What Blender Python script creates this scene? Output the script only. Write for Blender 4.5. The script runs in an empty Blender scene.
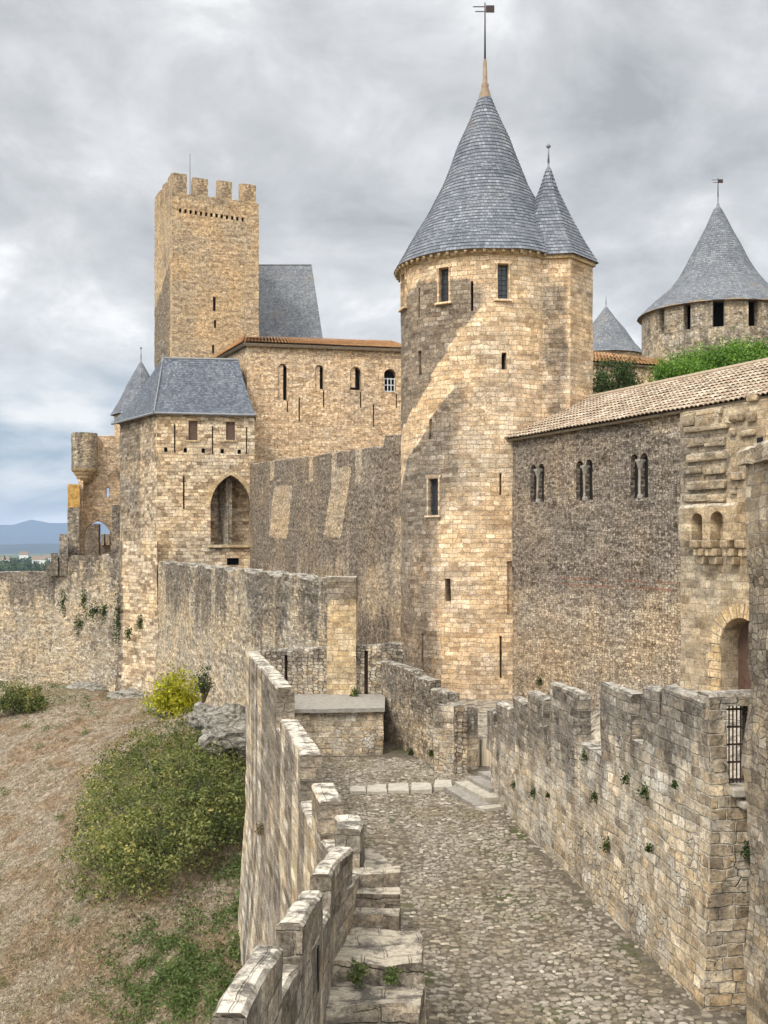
import bpy, bmesh, math, random
import numpy as np
from mathutils import Vector, noise as mn
from mathutils.geometry import intersect_line_line

random.seed(7); RS = np.random.RandomState(11)
F = 1100.0; HX = 384.0; HY = 548.0
scene = bpy.context.scene; COL = scene.collection
PI = math.pi

def XY(px, d): return ((px-HX)/F*d, d)
def ZZ(py, d): return (HY-py)/F*d
def P(px, py, d): return Vector(((px-HX)/F*d, d, (HY-py)/F*d))
def proj(p): return (HX+p[0]/p[1]*F, HY-p[2]/p[1]*F)
def sstep(a, b, x):
    t = max(0.0, min(1.0, (x-a)/(b-a))) if a != b else float(x > a)
    return t*t*(3-2*t)
def lerp(a, b, t): return a+(b-a)*t

# ------------------------------------------------------------------ mesh builder
class MB:
    def __init__(s): s.v = []; s.f = []; s.uv = []; s.t = []
    def add(s, verts, faces, uvs, tint=0.0):
        o = len(s.v); s.v += [tuple(p) for p in verts]
        for f, u in zip(faces, uvs): s.f.append(tuple(i+o for i in f)); s.uv += list(u)
        s.t += [tint]*len(verts)
        return s
    def grid(s, pts, uvs, flip=False, tint=0.0):
        """pts[i][j], uvs[i][j]"""
        n, m = len(pts), len(pts[0]); V = [p for r in pts for p in r]; Fs = []; U = []
        for i in range(n-1):
            for j in range(m-1):
                q = [(i, j), (i+1, j), (i+1, j+1), (i, j+1)]
                if flip: q.reverse()
                Fs.append([a*m+b for a, b in q]); U.append([uvs[a][b] for a, b in q])
        return s.add(V, Fs, U, tint)
    def merge(s, o, tint=None):
        k = len(s.v); s.v += o.v; s.f += [tuple(i+k for i in f) for f in o.f]; s.uv += o.uv
        s.t += o.t if tint is None else [tint]*len(o.v)
        return s
    def mesh(s, name, weld=True):
        me = bpy.data.meshes.new(name)
        me.from_pydata(s.v, [], s.f)
        ul = me.uv_layers.new(name='UVMap')
        ul.data.foreach_set('uv', np.array(s.uv, dtype=np.float32).ravel())
        a = me.attributes.new('tint', 'FLOAT', 'POINT'); a.data.foreach_set('value', np.array(s.t, dtype=np.float32))
        if weld:
            bm = bmesh.new(); bm.from_mesh(me)
            bmesh.ops.remove_doubles(bm, verts=bm.verts, dist=0.0005)
            bmesh.ops.recalc_face_normals(bm, faces=bm.faces)
            bm.to_mesh(me); bm.free()
        return me

def wpos(o):
    v = Vector((0, 0, 0))
    while o: v += o.location; o = o.parent
    return v

def tagp(o, label=None, cat=None, group=None, kind=None):
    if label: o['label'] = label
    if cat: o['category'] = cat
    if group: o['group'] = group
    if kind: o['kind'] = kind
    return o

def thing(name, label, cat, loc, group=None):
    o = bpy.data.objects.new(name, None); COL.objects.link(o); o.location = loc
    return tagp(o, label, cat, group)

def link(name, me, mat, parent=None, base=None, smooth=False):
    """mesh in world coordinates -> object whose origin is its base / parent"""
    o = bpy.data.objects.new(name, me); COL.objects.link(o)
    off = Vector((0, 0, 0))
    if parent: o.parent = parent; off = wpos(parent)
    elif base is not None: off = Vector(base); o.location = off
    if off.length > 0:
        n = len(me.vertices); a = np.empty(n*3, dtype=np.float32); me.vertices.foreach_get('co', a)
        a = a.reshape(-1, 3)-np.array(off, dtype=np.float32); me.vertices.foreach_set('co', a.ravel()); me.update()
    if mat: me.materials.append(mat)
    if smooth: me.polygons.foreach_set('use_smooth', [True]*len(me.polygons))
    return o

def displace(me, amp=.035, fr=1.3, amp2=.012, fr2=5.0, zamp=1.0, keep=None):
    for v in me.vertices:
        p = v.co
        if keep and keep(p): continue
        n = mn.noise_vector(p*fr)*amp+mn.noise_vector(p*fr2+Vector((7, 3, 1)))*amp2
        n.z *= zamp; v.co = p+n
    me.update()

def set_stain_shade(me, fn, off=Vector((0, 0, 0))):
    a = me.attributes.new('stain_shade', 'FLOAT', 'POINT'); vals = np.zeros(len(me.vertices), dtype=np.float32)
    for i, v in enumerate(me.vertices):
        p = v.co+off
        if p.y < 1: continue
        x, y = proj(p); vals[i] = fn(x, y, p)
    a.data.foreach_set('value', vals)

def boolean(me, cutters, use_self=False):
    """subtract a list of closed MBs from mesh"""
    if not cutters: return me
    cb = MB()
    for c in cutters: cb.merge(c)
    cm = cb.mesh('cut')
    a = bpy.data.objects.new('a', me); b = bpy.data.objects.new('b', cm)
    COL.objects.link(a); COL.objects.link(b)
    m = a.modifiers.new('b', 'BOOLEAN'); m.object = b; m.operation = 'DIFFERENCE'; m.solver = 'EXACT'; m.use_self = use_self
    dg = bpy.context.evaluated_depsgraph_get(); dg.update()
    r = bpy.data.meshes.new_from_object(a.evaluated_get(dg))
    r.name = me.name
    bpy.data.objects.remove(a); bpy.data.objects.remove(b); bpy.data.meshes.remove(cm)
    return r

def wall_mb(p0, p1, th, z0, zt0, zt1=None, cell=.35, side=1, batter=0.0, zb=None, ch=.04, u0=0.0, topfn=None, us=1.0):
    """solid wall; front face runs p0->p1; body extends th towards side*left-normal"""
    if zt1 is None: zt1 = zt0
    p0 = Vector(p0[:2]); p1 = Vector(p1[:2]); d = p1-p0; L = d.length; d /= L
    n = Vector((-d.y, d.x))*side
    ns = max(1, int(round(L/cell))); nz = max(1, int(round((max(zt0, zt1)-z0)/cell))); nt = max(1, int(round(th/cell)))
    mb = MB(); S = [i/ns for i in range(ns+1)]
    def col(t, w):
        q = p0+d*(L*t)+n*w; zt = lerp(zt0, zt1, t)
        if topfn: zt += topfn(L*t)
        r = []
        for j in range(nz+1):
            z = lerp(z0, zt-ch, j/nz)
            k = 0.0
            if batter and zb is not None and z < zb and w == 0: k = batter*(zb-z)
            r.append(Vector((q.x-n.x*k, q.y-n.y*k, z)))
        return r, zt, q
    fr = [col(t, 0.0) for t in S]; bk = [col(t, th) for t in S]
    mb.grid([c[0] for c in fr], [[((u0+L*t)*us, p.z) for p in c[0]] for t, c in zip(S, fr)])
    mb.grid([c[0] for c in bk], [[(u0+L*t+.37, p.z) for p in c[0]] for t, c in zip(S, bk)], flip=True)
    # top with chamfer
    chw = min(ch, th*.3)
    ws = [chw+(th-2*chw)*k/nt for k in range(nt+1)]
    top = []; tuv = []
    for t, f_, b_ in zip(S, fr, bk):
        zt = f_[1]; q = f_[2]
        row = [f_[0][-1]]+[Vector((q.x+n.x*w, q.y+n.y*w, zt)) for w in ws]+[b_[0][-1]]
        top.append(row); tuv.append([(u0+L*t, zt+w) for w in [0]+ws+[th]])
    mb.grid(top, tuv)
    # ends
    for t, flip in ((0, True), (-1, False)):
        f_ = fr[t][0]; b_ = bk[t][0]
        cols = [f_]+[[f_[j].lerp(b_[j], k/nt) for j in range(nz+1)] for k in range(1, nt)]+[b_]
        mb.grid(cols, [[(u0+5+th*k/nt, p.z) for p in c] for k, c in enumerate(cols)], flip=flip)
        tr = top[t]; m = len(tr)
        mb.add(tr, [list(range(m))], [[(u0+5+th*k/(m-1), p.z) for k, p in enumerate(tr)]])
    # bottom
    mb.grid([[fr[i][0][0], bk[i][0][0]] for i in range(ns+1)], [[(0, 0), (0, 0)]]*(ns+1), flip=True)
    return mb

def prism_mb(plan, z0, z1, cell=.4, base_scale=None, zb=None, batter=0.0, u0=0.0, top=True, zlist=None):
    """solid with polygon plan (CCW), gridded sides, z1 may be list per vertex"""
    mb = MB(); n = len(plan); plan = [Vector(p[:2]) for p in plan]
    zt = z1 if isinstance(z1, (list, tuple)) else [z1]*n
    nz = max(1, int(round((max(zt)-z0)/cell)))
    cen = sum(plan, Vector((0, 0)))/n
    U = u0
    ring = []
    for i in range(n):
        a = plan[i]; b = plan[(i+1) % n]; L = (b-a).length; ns = max(1, int(round(L/cell)))
        cols = []; uv = []
        for k in range(ns+1):
            t = k/ns; q = a.lerp(b, t); ztt = lerp(zt[i], zt[(i+1) % n], t); c = []
            for j in range(nz+1):
                z = lerp(z0, ztt, j/nz); r = q
                if batter and z < zb: r = cen+(q-cen)*(1+batter*(zb-z)/max((q-cen).length, .1))
                c.append(Vector((r.x, r.y, z)))
            cols.append(c); uv.append([(U+L*t, p.z) for p in c])
            if k < ns: ring.append(c)
        mb.grid(cols, uv); U += L+.13
    m = len(ring)
    if top:
        ct = Vector((cen.x, cen.y, sum(zt)/n))
        for i in range(m):
            a = ring[i][-1]; b = ring[(i+1) % m][-1]
            mb.add([a, b, ct], [(0, 1, 2)], [[(a.x, a.y), (b.x, b.y), (ct.x, ct.y)]])
    cb = Vector((cen.x, cen.y, z0))
    for i in range(m):
        a = ring[i][0]; b = ring[(i+1) % m][0]
        mb.add([b, a, cb], [(0, 1, 2)], [[(b.x, b.y), (a.x, a.y), (cb.x, cb.y)]])
    return mb

def cyl_mb(c, R, z0, z1, seg=72, cell=.35, a0=0.0, R0=None, zt=None):
    mb = MB(); nz = max(1, int((z1-z0)/cell)); pts = []; uv = []
    for i in range(seg+1):
        a = a0+2*PI*i/seg; col = []; u = []
        for j in range(nz+1):
            z = lerp(z0, z1, j/nz); r = R if R0 is None else lerp(R0, R, j/nz)
            aa = a if i < seg else a0
            col.append(Vector((c[0]+r*math.cos(aa), c[1]+r*math.sin(aa), z))); u.append((R*a, z))
        pts.append(col); uv.append(u)
    mb.grid(pts, uv)
    for j, fl in ((0, True), (-1, False)):
        vs = [pts[i][j] for i in range(seg)]
        if fl: vs = vs[::-1]
        mb.add(vs, [list(range(seg))], [[(p.x, p.y) for p in vs]])
    return mb

def cut_prism(outline, org, d, n, dep, back=.4):
    """outline [(s,z)] CCW seen from outside; org 2D point; d along wall, n inward"""
    mb = MB(); k = len(outline); V = []
    for w in (-back, dep):
        for s, z in outline: V.append(Vector((org[0]+d[0]*s+n[0]*w, org[1]+d[1]*s+n[1]*w, z)))
    mb.add(V, [list(range(k))], [[(s, z) for s, z in outline]])
    mb.add(V, [list(range(2*k-1, k-1, -1))], [[(s, z) for s, z in outline[::-1]]])
    per = 0
    for i in range(k):
        j = (i+1) % k; l = math.dist(outline[i], outline[j])
        z0_, z1_ = outline[i][1], outline[j][1]
        vert = abs(z1_-z0_) > .5*l
        if vert: U = [(0+.1, z0_), (dep+back+.1, z0_), (dep+back+.1, z1_), (.1, z1_)]
        else: U = [(outline[i][0], 0), (outline[i][0], dep+back), (outline[j][0], dep+back), (outline[j][0], 0)]
        mb.add([V[i], V[i+k], V[j+k], V[j]], [(0, 1, 2, 3)], [U])
    return mb

def rect(s, z, w, h): return [(s-w/2, z-h/2), (s+w/2, z-h/2), (s+w/2, z+h/2), (s-w/2, z+h/2)]
def arch(s0, s1, zb, zt, rise=None, pointed=False, n=8):
    w = s1-s0; m = (s0+s1)/2
    o = [(s0, zb), (s1, zb)]
    if pointed:
        rise = rise or w*.85; zs = zt-rise
        R = (rise*rise+w*w/4)/w      # arc centre on spring line
        a1 = math.asin(min(1, rise/R))
        for i in range(n+1):
            a = a1*i/n; o.append((s1-R+R*math.cos(a), zs+R*math.sin(a)))
        for i in range(n-1, -1, -1):
            a = a1*i/n; o.append((s0+R-R*math.cos(a), zs+R*math.sin(a)))
    else:
        rise = rise or w/2; zs = zt-rise
        for i in range(2*n+1):
            a = PI*i/(2*n); o.append((m+w/2*math.cos(a), zs+rise*math.sin(a)))
    return o

def box_mb(c, sx, sy, sz, rot=0.0, bevel=0.0):
    """box centred on c (z = centre), UV in metres"""
    mb = MB(); ca, sa = math.cos(rot), math.sin(rot)
    def T(x, y, z): return Vector((c[0]+x*ca-y*sa, c[1]+x*sa+y*ca, c[2]+z))
    X, Y, Z = sx/2, sy/2, sz/2; b = min(bevel, X*.9, Y*.9, Z*.9)
    if b <= 0:
        V = [T(x, y, z) for z in (-Z, Z) for y in (-Y, Y) for x in (-X, X)]
        fs = [(0, 2, 3, 1), (4, 5, 7, 6), (0, 1, 5, 4), (3, 2, 6, 7), (2, 0, 4, 6), (1, 3, 7, 5)]
        dims = [(sx, sy), (sx, sy), (sx, sz), (sx, sz), (sy, sz), (sy, sz)]
        for f, (a, e) in zip(fs, dims):
            mb.add([V[i] for i in f], [(0, 1, 2, 3)], [[(0, c[2]), (a, c[2]), (a, c[2]+e), (0, c[2]+e)]])
        return mb
    bm = bmesh.new(); bmesh.ops.create_cube(bm, size=1)
    for v in bm.verts: v.co = Vector((v.co.x*sx, v.co.y*sy, v.co.z*sz))
    bmesh.ops.bevel(bm, geom=list(bm.edges), offset=b, segments=2, affect='EDGES', profile=.6)
    bm.verts.index_update()
    V = [T(*v.co) for v in bm.verts]
    for f in bm.faces:
        nn = f.normal; ax = max(range(3), key=lambda k: abs(nn[k]))
        us = []
        for v in f.verts:
            q = v.co
            us.append({0: (q.y, q.z+c[2]), 1: (q.x, q.z+c[2]), 2: (q.x, q.y)}[ax])
        mb.add([V[v.index] for v in f.verts], [list(range(len(f.verts)))], [us])
    bm.free(); return mb

def tube_mb(p, q, r, r2=None, seg=8):
    p = Vector(p); q = Vector(q); d = (q-p).normalized(); r2 = r if r2 is None else r2
    a = d.orthogonal().normalized(); b = d.cross(a); mb = MB(); L = (q-p).length
    A = [p+(a*math.cos(2*PI*i/seg)+b*math.sin(2*PI*i/seg))*r for i in range(seg)]
    B = [q+(a*math.cos(2*PI*i/seg)+b*math.sin(2*PI*i/seg))*r2 for i in range(seg)]
    mb.grid([[A[i % seg], B[i % seg]] for i in range(seg+1)], [[(i/seg*r*6.28, 0), (i/seg*r*6.28, L)] for i in range(seg+1)])
    mb.add(A[::-1], [list(range(seg))], [[(0, 0)]*seg]); mb.add(B, [list(range(seg))], [[(0, 0)]*seg])
    return mb

def lathe_mb(c, prof, seg=24, a0=0.0, closed=True):
    mb = MB(); pts = []; uv = []
    for i in range(seg+1):
        a = a0+2*PI*(i % seg)/seg
        pts.append([Vector((c[0]+r*math.cos(a), c[1]+r*math.sin(a), z)) for r, z in prof])
        l = 0; u = []
        for k, (r, z) in enumerate(prof):
            if k: l += math.dist(prof[k], prof[k-1])
            u.append((2*PI*i/seg*max(p_[0] for p_ in prof), l))
        uv.append(u)
    mb.grid(pts, uv); return mb

def slate_rows(ring_fn, length, wfn, rowh=.2, slate=.19, lip=.022, seg=96):
    """ring_fn(t in 0..1) -> list of seg points (closed) ; sawtooth courses from eave (t=0) to apex"""
    mb = MB(); n = max(2, int(length/rowh))
    cen = [sum(ring_fn(k/n), Vector((0, 0, 0)))/seg for k in range(n+1)]
    for k in range(n):
        lo = ring_fn(k/n); hi = ring_fn((k+1)/n); c0 = cen[k]
        per = 0; acc = [0]
        for i in range(seg): per += (lo[(i+1) % seg]-lo[i]).length; acc.append(per)
        nsl = max(4, round(per/slate)); sc = nsl*slate/per
        off = (k % 2)*slate*.5+((k*37) % 11)*slate
        def out(p, a):
            h = Vector((p.x-c0.x, p.y-c0.y, 0))
            return p+(h.normalized()*a if h.length > 1e-6 else h)
        lo2 = [out(p, lip) for p in lo]
        pts = [[lo2[i % seg], hi[i % seg]] for i in range(seg+1)]
        mb.grid(pts, [[(acc[i]*sc+off, k*rowh), (acc[i]*sc+off, (k+1)*rowh)] for i in range(seg+1)])
        pl = [[lo[i % seg], lo2[i % seg]] for i in range(seg+1)]
        mb.grid(pl, [[(acc[i]*sc+off, k*rowh), (acc[i]*sc+off, k*rowh+.01)] for i in range(seg+1)])
    return mb

def interp(prof, t):
    n = len(prof)-1; x = t*n; i = min(int(x), n-1); f = x-i
    return tuple(lerp(prof[i][k], prof[i+1][k], f) for k in range(len(prof[0])))
def resample(prof, m=40):
    d = [0]
    for a, b in zip(prof, prof[1:]): d.append(d[-1]+math.dist(a, b))
    out = []
    for k in range(m+1):
        s = d[-1]*k/m; i = 0
        while i < len(d)-2 and d[i+1] < s: i += 1
        f = (s-d[i])/max(d[i+1]-d[i], 1e-9); out.append(tuple(lerp(prof[i][j], prof[i+1][j], f) for j in range(2)))
    return out, d[-1]

def cone_roof(c, prof, rowh=.2, slate=.19, seg=96, poly=0, a0=0.0, lip=.022):
    pr, L = resample(prof, 60)
    def ring(t):
        r, z = interp(pr, t); o = []
        for i in range(seg):
            a = a0+2*PI*i/seg
            rr = r
            if poly:
                w = 2*PI/poly; x = ((a-a0) % w)-w/2; rr = r*math.cos(w/2)/math.cos(x)
            o.append(Vector((c[0]+rr*math.cos(a), c[1]+rr*math.sin(a), z)))
        return o
    return slate_rows(ring, L, None, rowh, slate, lip, seg)

def tile_roof(e0, e1, r0, r1, per=.27, rowl=.42, amp=.07, res=8):
    """canal tiles; eave e0->e1, ridge r0->r1 (3D points)"""
    e0, e1, r0, r1 = map(Vector, (e0, e1, r0, r1)); L = (e1-e0).length; H = ((r0-e0).length+(r1-e1).length)/2
    n = max(2, int(L/per)); m = max(2, int(H/rowl)); nrm = (e1-e0).cross(r0-e0).normalized()
    if nrm.z < 0: nrm = -nrm
    mb = MB()
    for k in range(m):
        lo = []; hi = []; U = []
        for i in range(n*res+1):
            t = i/(n*res); ph = (i % res)/res; ci = i//res
            w = mn.noise(Vector((ci*1.7, k*2.3, 3.1)))*.012
            wt = mn.noise(Vector((e0.x+t*L*.25, k*.2, 1.7)))*.05
            hgt = amp*(math.sin(PI*ph*1.0))**.8 if True else 0
            hgt = amp*(abs(math.cos(PI*ph))) ** .7
            a = e0.lerp(e1, t); b = r0.lerp(r1, t)
            q0 = a.lerp(b, (k-.12 if k else 0)/m); q1 = a.lerp(b, (k+1)/m)
            jag = (b-a).normalized()*(mn.noise(Vector((ci*3.1, k*5.3, 0)))*.04)
            lo.append(q0+nrm*(hgt+.035+w+wt)+jag); hi.append(q1+nrm*(hgt*.85+w+wt)); U.append(t*n)
        mb.grid([[lo[i], hi[i]] for i in range(len(lo))], [[(U[i]+.5, k+.02), (U[i]+.5, k+.98)] for i in range(len(lo))])
        if k == 0:
            mb.grid([[lo[i]-nrm*.03, lo[i]] for i in range(len(lo))], [[(U[i]+.5, .01), (U[i]+.5, .03)] for i in range(len(lo))])
    return mb

# ------------------------------------------------------------------ materials
class NT:
    def __init__(s, name):
        s.m = bpy.data.materials.new(name); s.m.use_nodes = True; s.t = s.m.node_tree; s.t.nodes.clear()
    def n(s, typ, ins=None, **kw):
        nd = s.t.nodes.new(typ)
        for k, v in kw.items(): setattr(nd, k, v)
        if ins:
            for k, v in ins.items():
                if isinstance(v, bpy.types.NodeSocket): s.t.links.new(v, nd.inputs[k])
                else: nd.inputs[k].default_value = v
        return nd
    def math(s, op, a, b=0.0, c=None, clamp=False):
        ins = {0: a, 1: b}
        if c is not None: ins[2] = c
        return s.n('ShaderNodeMath', ins, operation=op, use_clamp=clamp).outputs[0]
    def vmath(s, op, a, b): return s.n('ShaderNodeVectorMath', {0: a, 1: b}, operation=op).outputs[0]
    def mix(s, fac, a, b, blend='MIX'):
        nd = s.t.nodes.new('ShaderNodeMix'); nd.data_type = 'RGBA'; nd.blend_type = blend
        for i, v in ((0, fac), (6, a), (7, b)):
            if isinstance(v, bpy.types.NodeSocket): s.t.links.new(v, nd.inputs[i])
            else: nd.inputs[i].default_value = v if i == 0 or len(v) == 4 else (*v, 1)
        return nd.outputs[2]
    def ramp(s, fac, stops, interp='LINEAR'):
        nd = s.t.nodes.new('ShaderNodeValToRGB'); s.t.links.new(fac, nd.inputs[0]); cr = nd.color_ramp; cr.interpolation = interp
        while len(cr.elements) < len(stops): cr.elements.new(.5)
        for e, (p, c) in zip(cr.elements, stops): e.position = p; e.color = (*c, 1) if len(c) == 3 else c
        return nd.outputs[0]
    def noise(s, vec, scale, detail=4, rough=.6, out=0, dist=0.0):
        return s.n('ShaderNodeTexNoise', {'Vector': vec, 'Scale': scale, 'Detail': detail, 'Roughness': rough, 'Distortion': dist}).outputs[out]
    def mapr(s, v, a, b, c=0.0, d=1.0, smooth=True):
        return s.n('ShaderNodeMapRange', {0: v, 1: a, 2: b, 3: c, 4: d}, interpolation_type='SMOOTHSTEP' if smooth else 'LINEAR').outputs[0]
    def out(s, color, rough=.9, height=None, bstr=1.0, bdist=.02, spec=.2, metal=0.0, **kw):
        b = s.n('ShaderNodeBsdfPrincipled', {'Base Color': color if isinstance(color, bpy.types.NodeSocket) else (*color, 1), 'Roughness': rough, 'Metallic': metal})
        b.inputs['Specular IOR Level'].default_value = spec
        for k, v in kw.items():
            k = k.replace('_', ' ')
            if isinstance(v, bpy.types.NodeSocket): s.t.links.new(v, b.inputs[k])
            else: b.inputs[k].default_value = v
        if height is not None:
            bp = s.n('ShaderNodeBump', {'Strength': bstr, 'Distance': bdist, 'Height': height})
            s.t.links.new(bp.outputs[0], b.inputs['Normal'])
        o = s.n('ShaderNodeOutputMaterial', {0: b.outputs[0]})
        return s.m

def c3(r, g, b): return (r, g, b)
GREYD = [c3(.075, .062, .050), c3(.20, .175, .15)]

def masonry(name, bw=.5, rh=.24, rub=.5, pal=None, mortar=(.46, .38, .27), tint_a=(1.07, 1.0, .89), tint_b=(.88, .91, .95),
            stain_lo=(.040, .034, .028), stain_hi=(.235, .205, .17), dist=.10, bump=.045, mw=.06, streak=.5, top=(.50, .46, .39),
            speck=.6, red=None, jointdark=.35, white=.0, gs=9.0, mline=.09, blot=1.7, mmix=.6):
    """rub: share of irregular rubble (voronoi) over coursed blocks (brick)"""
    pal = pal or [c3(.34, .24, .135), c3(.47, .35, .21), c3(.56, .44, .28), c3(.40, .31, .20), c3(.52, .36, .19)]
    N = NT(name)
    uv = N.n('ShaderNodeUVMap', uv_map='UVMap').outputs[0]
    pos = N.n('ShaderNodeNewGeometry').outputs
    wob = N.vmath('SUBTRACT', N.noise(uv, 1.1, 2, .5, 1), (.5, .5, .5))
    wob2 = N.vmath('SUBTRACT', N.noise(uv, 7.0, 2, .5, 1), (.5, .5, .5))
    duv = N.vmath('ADD', uv, N.vmath('ADD', N.vmath('MULTIPLY', wob, (dist*2, dist*2, 0)), N.vmath('MULTIPLY', wob2, (.05, .05, 0))))
    # coursed blocks
    br = N.n('ShaderNodeTexBrick', {'Vector': duv, 'Color1': (0, 0, 0, 1), 'Color2': (1, 1, 1, 1), 'Mortar': (.5, .5, .5, 1), 'Scale': 1.0,
             'Mortar Size': rh*mw, 'Mortar Smooth': .6, 'Brick Width': bw, 'Row Height': rh}, offset=.43, squash=.72, squash_frequency=3)
    brv = N.n('ShaderNodeSeparateColor', {0: br.outputs[0]}).outputs[0]; brm = br.outputs[1]
    # rubble
    sc = N.vmath('MULTIPLY', duv, (1/(bw*.62), 1/(rh*.72), 1))
    vo = N.n('ShaderNodeTexVoronoi', {'Vector': sc, 'Scale': 1.0, 'Randomness': .62}, voronoi_dimensions='2D')
    ve = N.n('ShaderNodeTexVoronoi', {'Vector': sc, 'Scale': 1.0, 'Randomness': .62}, voronoi_dimensions='2D', feature='DISTANCE_TO_EDGE')
    vov = N.n('ShaderNodeSeparateColor', {0: vo.outputs['Color']}).outputs[0]
    vm = N.mapr(ve.outputs[0], .0, mline, 1, 0)
    # which one where
    sel = N.mapr(N.math('ADD', N.noise(uv, .35, 3, .6), (rub-.5)), .46, .54)
    if rub >= .99: rv, mo = vov, vm
    elif rub <= .01: rv, mo = brv, brm
    else:
        rv = N.n('ShaderNodeMix', {0: sel, 2: brv, 3: vov}).outputs[0]; mo = N.n('ShaderNodeMix', {0: sel, 2: brm, 3: vm}).outputs[0]
    k = len(pal)
    col = N.ramp(rv, [(i/(k-1)*.9+.05, c) for i, c in enumerate(pal)])
    # broad tone
    big = N.noise(pos[0], .30, 4, .6)
    col = N.mix(N.mapr(big, .35, .65), N.mix(1, col, tint_a, 'MULTIPLY'), N.mix(1, col, tint_b, 'MULTIPLY'))
    med = N.noise(uv, 2.6, 5, .65)
    col = N.mix(1, col, N.ramp(med, [(.30, c3(.58, .56, .54)), (.5, c3(1, 1, 1)), (.72, c3(1.34, 1.32, 1.28))]), 'MULTIPLY')
    crs = N.noise(N.vmath('MULTIPLY', duv, (.45, .55/rh, 1)), 1.0, 3, .6)
    col = N.mix(.85, col, N.mix(1, col, N.ramp(crs, [(.34, c3(.66, .64, .62)), (.5, c3(1, 1, 1)), (.66, c3(1.26, 1.25, 1.22))]), 'MULTIPLY'))
    # white lime / lichen patches
    if white > 0:
        wn = N.mapr(N.noise(uv, 1.4, 6, .7), .62-white*.1, .74-white*.1)
        col = N.mix(N.math('MULTIPLY', wn, .7), col, c3(.60, .56, .49))
    col = N.mix(N.math('MULTIPLY', mo, mmix), col, mortar)
    # stains, plus some side shade painted through the same attribute
    st = N.n('ShaderNodeAttribute', attribute_name='stain_shade').outputs['Fac']
    suv = N.vmath('MULTIPLY', uv, (1.5, .30, 1))
    sn = N.noise(suv, 1.0, 3, .6); sn2 = N.noise(uv, 2.2, 8, .75)
    s = N.math('ADD', st, N.math('MULTIPLY', N.math('SUBTRACT', sn, .5), 1.5*streak*1.6))
    s = N.math('ADD', s, N.math('MULTIPLY', N.math('SUBTRACT', sn2, .5), blot))
    s = N.math('ADD', s, N.math('MULTIPLY', N.math('SUBTRACT', N.noise(uv, .33, 4, .6), .5), 1.1))
    s = N.math('ADD', s, N.math('MULTIPLY', N.math('SUBTRACT', crs, .5), .6))
    sm = N.mapr(s, .22, .86)
    sp = N.noise(uv, gs*.7, 5, .8)
    spv = N.math('ADD', N.math('MULTIPLY', sp, .75), N.math('MULTIPLY', N.math('SUBTRACT', rv, .5), .16)); spv = N.math('ADD', spv, .125)
    scol = N.ramp(spv, [(.38, stain_lo), (.49, tuple(a*.45+b*.55 for a, b in zip(stain_lo, stain_hi))), (.57, stain_hi), (.68, tuple(min(1, a*2.2) for a in stain_hi))])
    scol = N.mix(.7, scol, N.mix(1, scol, N.ramp(crs, [(.36, c3(.60, .58, .56)), (.5, c3(1, 1, 1)), (.64, c3(1.4, 1.37, 1.32))]), 'MULTIPLY'))
    scol = N.mix(.34, scol, N.mix(1, col, c3(.42, .42, .44), 'MULTIPLY'))
    col = N.mix(N.math('MULTIPLY', sm, .90), col, scol)
    # speckle everywhere
    sp2 = N.noise(N.vmath('ADD', uv, (3.3, 1.7, 0)), gs*1.3, 4, .8)
    col = N.mix(speck, col, N.mix(1, col, N.ramp(sp2, [(.36, c3(.30, .27, .24)), (.47, c3(1, .99, .98)), (.64, c3(1.75, 1.70, 1.62))]), 'MULTIPLY'))
    # open joints / pits
    pit = N.mapr(N.noise(uv, gs*.45, 4, .7), .62, .70)
    dj = N.math('MULTIPLY', N.math('MULTIPLY', mo, N.mapr(N.noise(uv, 1.7, 4, .7), .48, .64)), jointdark*1.5, clamp=True)
    dark = N.math('MAXIMUM', N.math('MULTIPLY', pit, jointdark), dj)
    col = N.mix(dark, col, c3(.06, .045, .03))
    if red:  # flat red tile courses at given heights
        z = N.n('ShaderNodeSeparateXYZ', {0: duv}).outputs[1]
        for h, wdt in red:
            rm = N.mapr(N.math('ABSOLUTE', N.math('SUBTRACT', z, h)), wdt*.5, wdt*.9, 1, 0)
            rm = N.math('MULTIPLY', rm, N.mapr(N.noise(uv, .9, 3), .42, .5))
            rm = N.math('MULTIPLY', rm, N.n('ShaderNodeAttribute', attribute_name='redm').outputs['Fac'])
            col = N.mix(N.math('MULTIPLY', N.math('MULTIPLY', rm, .75), N.mapr(sp2, .38, .56)), col, c3(.30, .13, .08))
    # weathered tops
    nz = N.n('ShaderNodeSeparateXYZ', {0: pos['Normal']}).outputs[2]
    tcol = N.mix(N.mapr(N.noise(pos[0], 2.6, 7, .75), .42, .60), top, N.mix(.5, scol, c3(.12, .11, .095)))
    tcol = N.mix(.6, tcol, N.mix(1, tcol, N.ramp(sp2, [(.3, c3(.55, .54, .52)), (.7, c3(1.35, 1.33, 1.3))]), 'MULTIPLY'))
    col = N.mix(N.mapr(nz, .55, .85), col, tcol)
    # relief
    h = N.math('SUBTRACT', N.math('MULTIPLY', rv, .35), N.math('MULTIPLY', mo, .75))
    h = N.math('ADD', h, N.math('MULTIPLY', med, .7)); h = N.math('ADD', h, N.math('MULTIPLY', sp, .45))
    h = N.math('SUBTRACT', h, N.math('MULTIPLY', dark, .8))
    return N.out(col, .93, h, 1.0, bump, .12)

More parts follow.
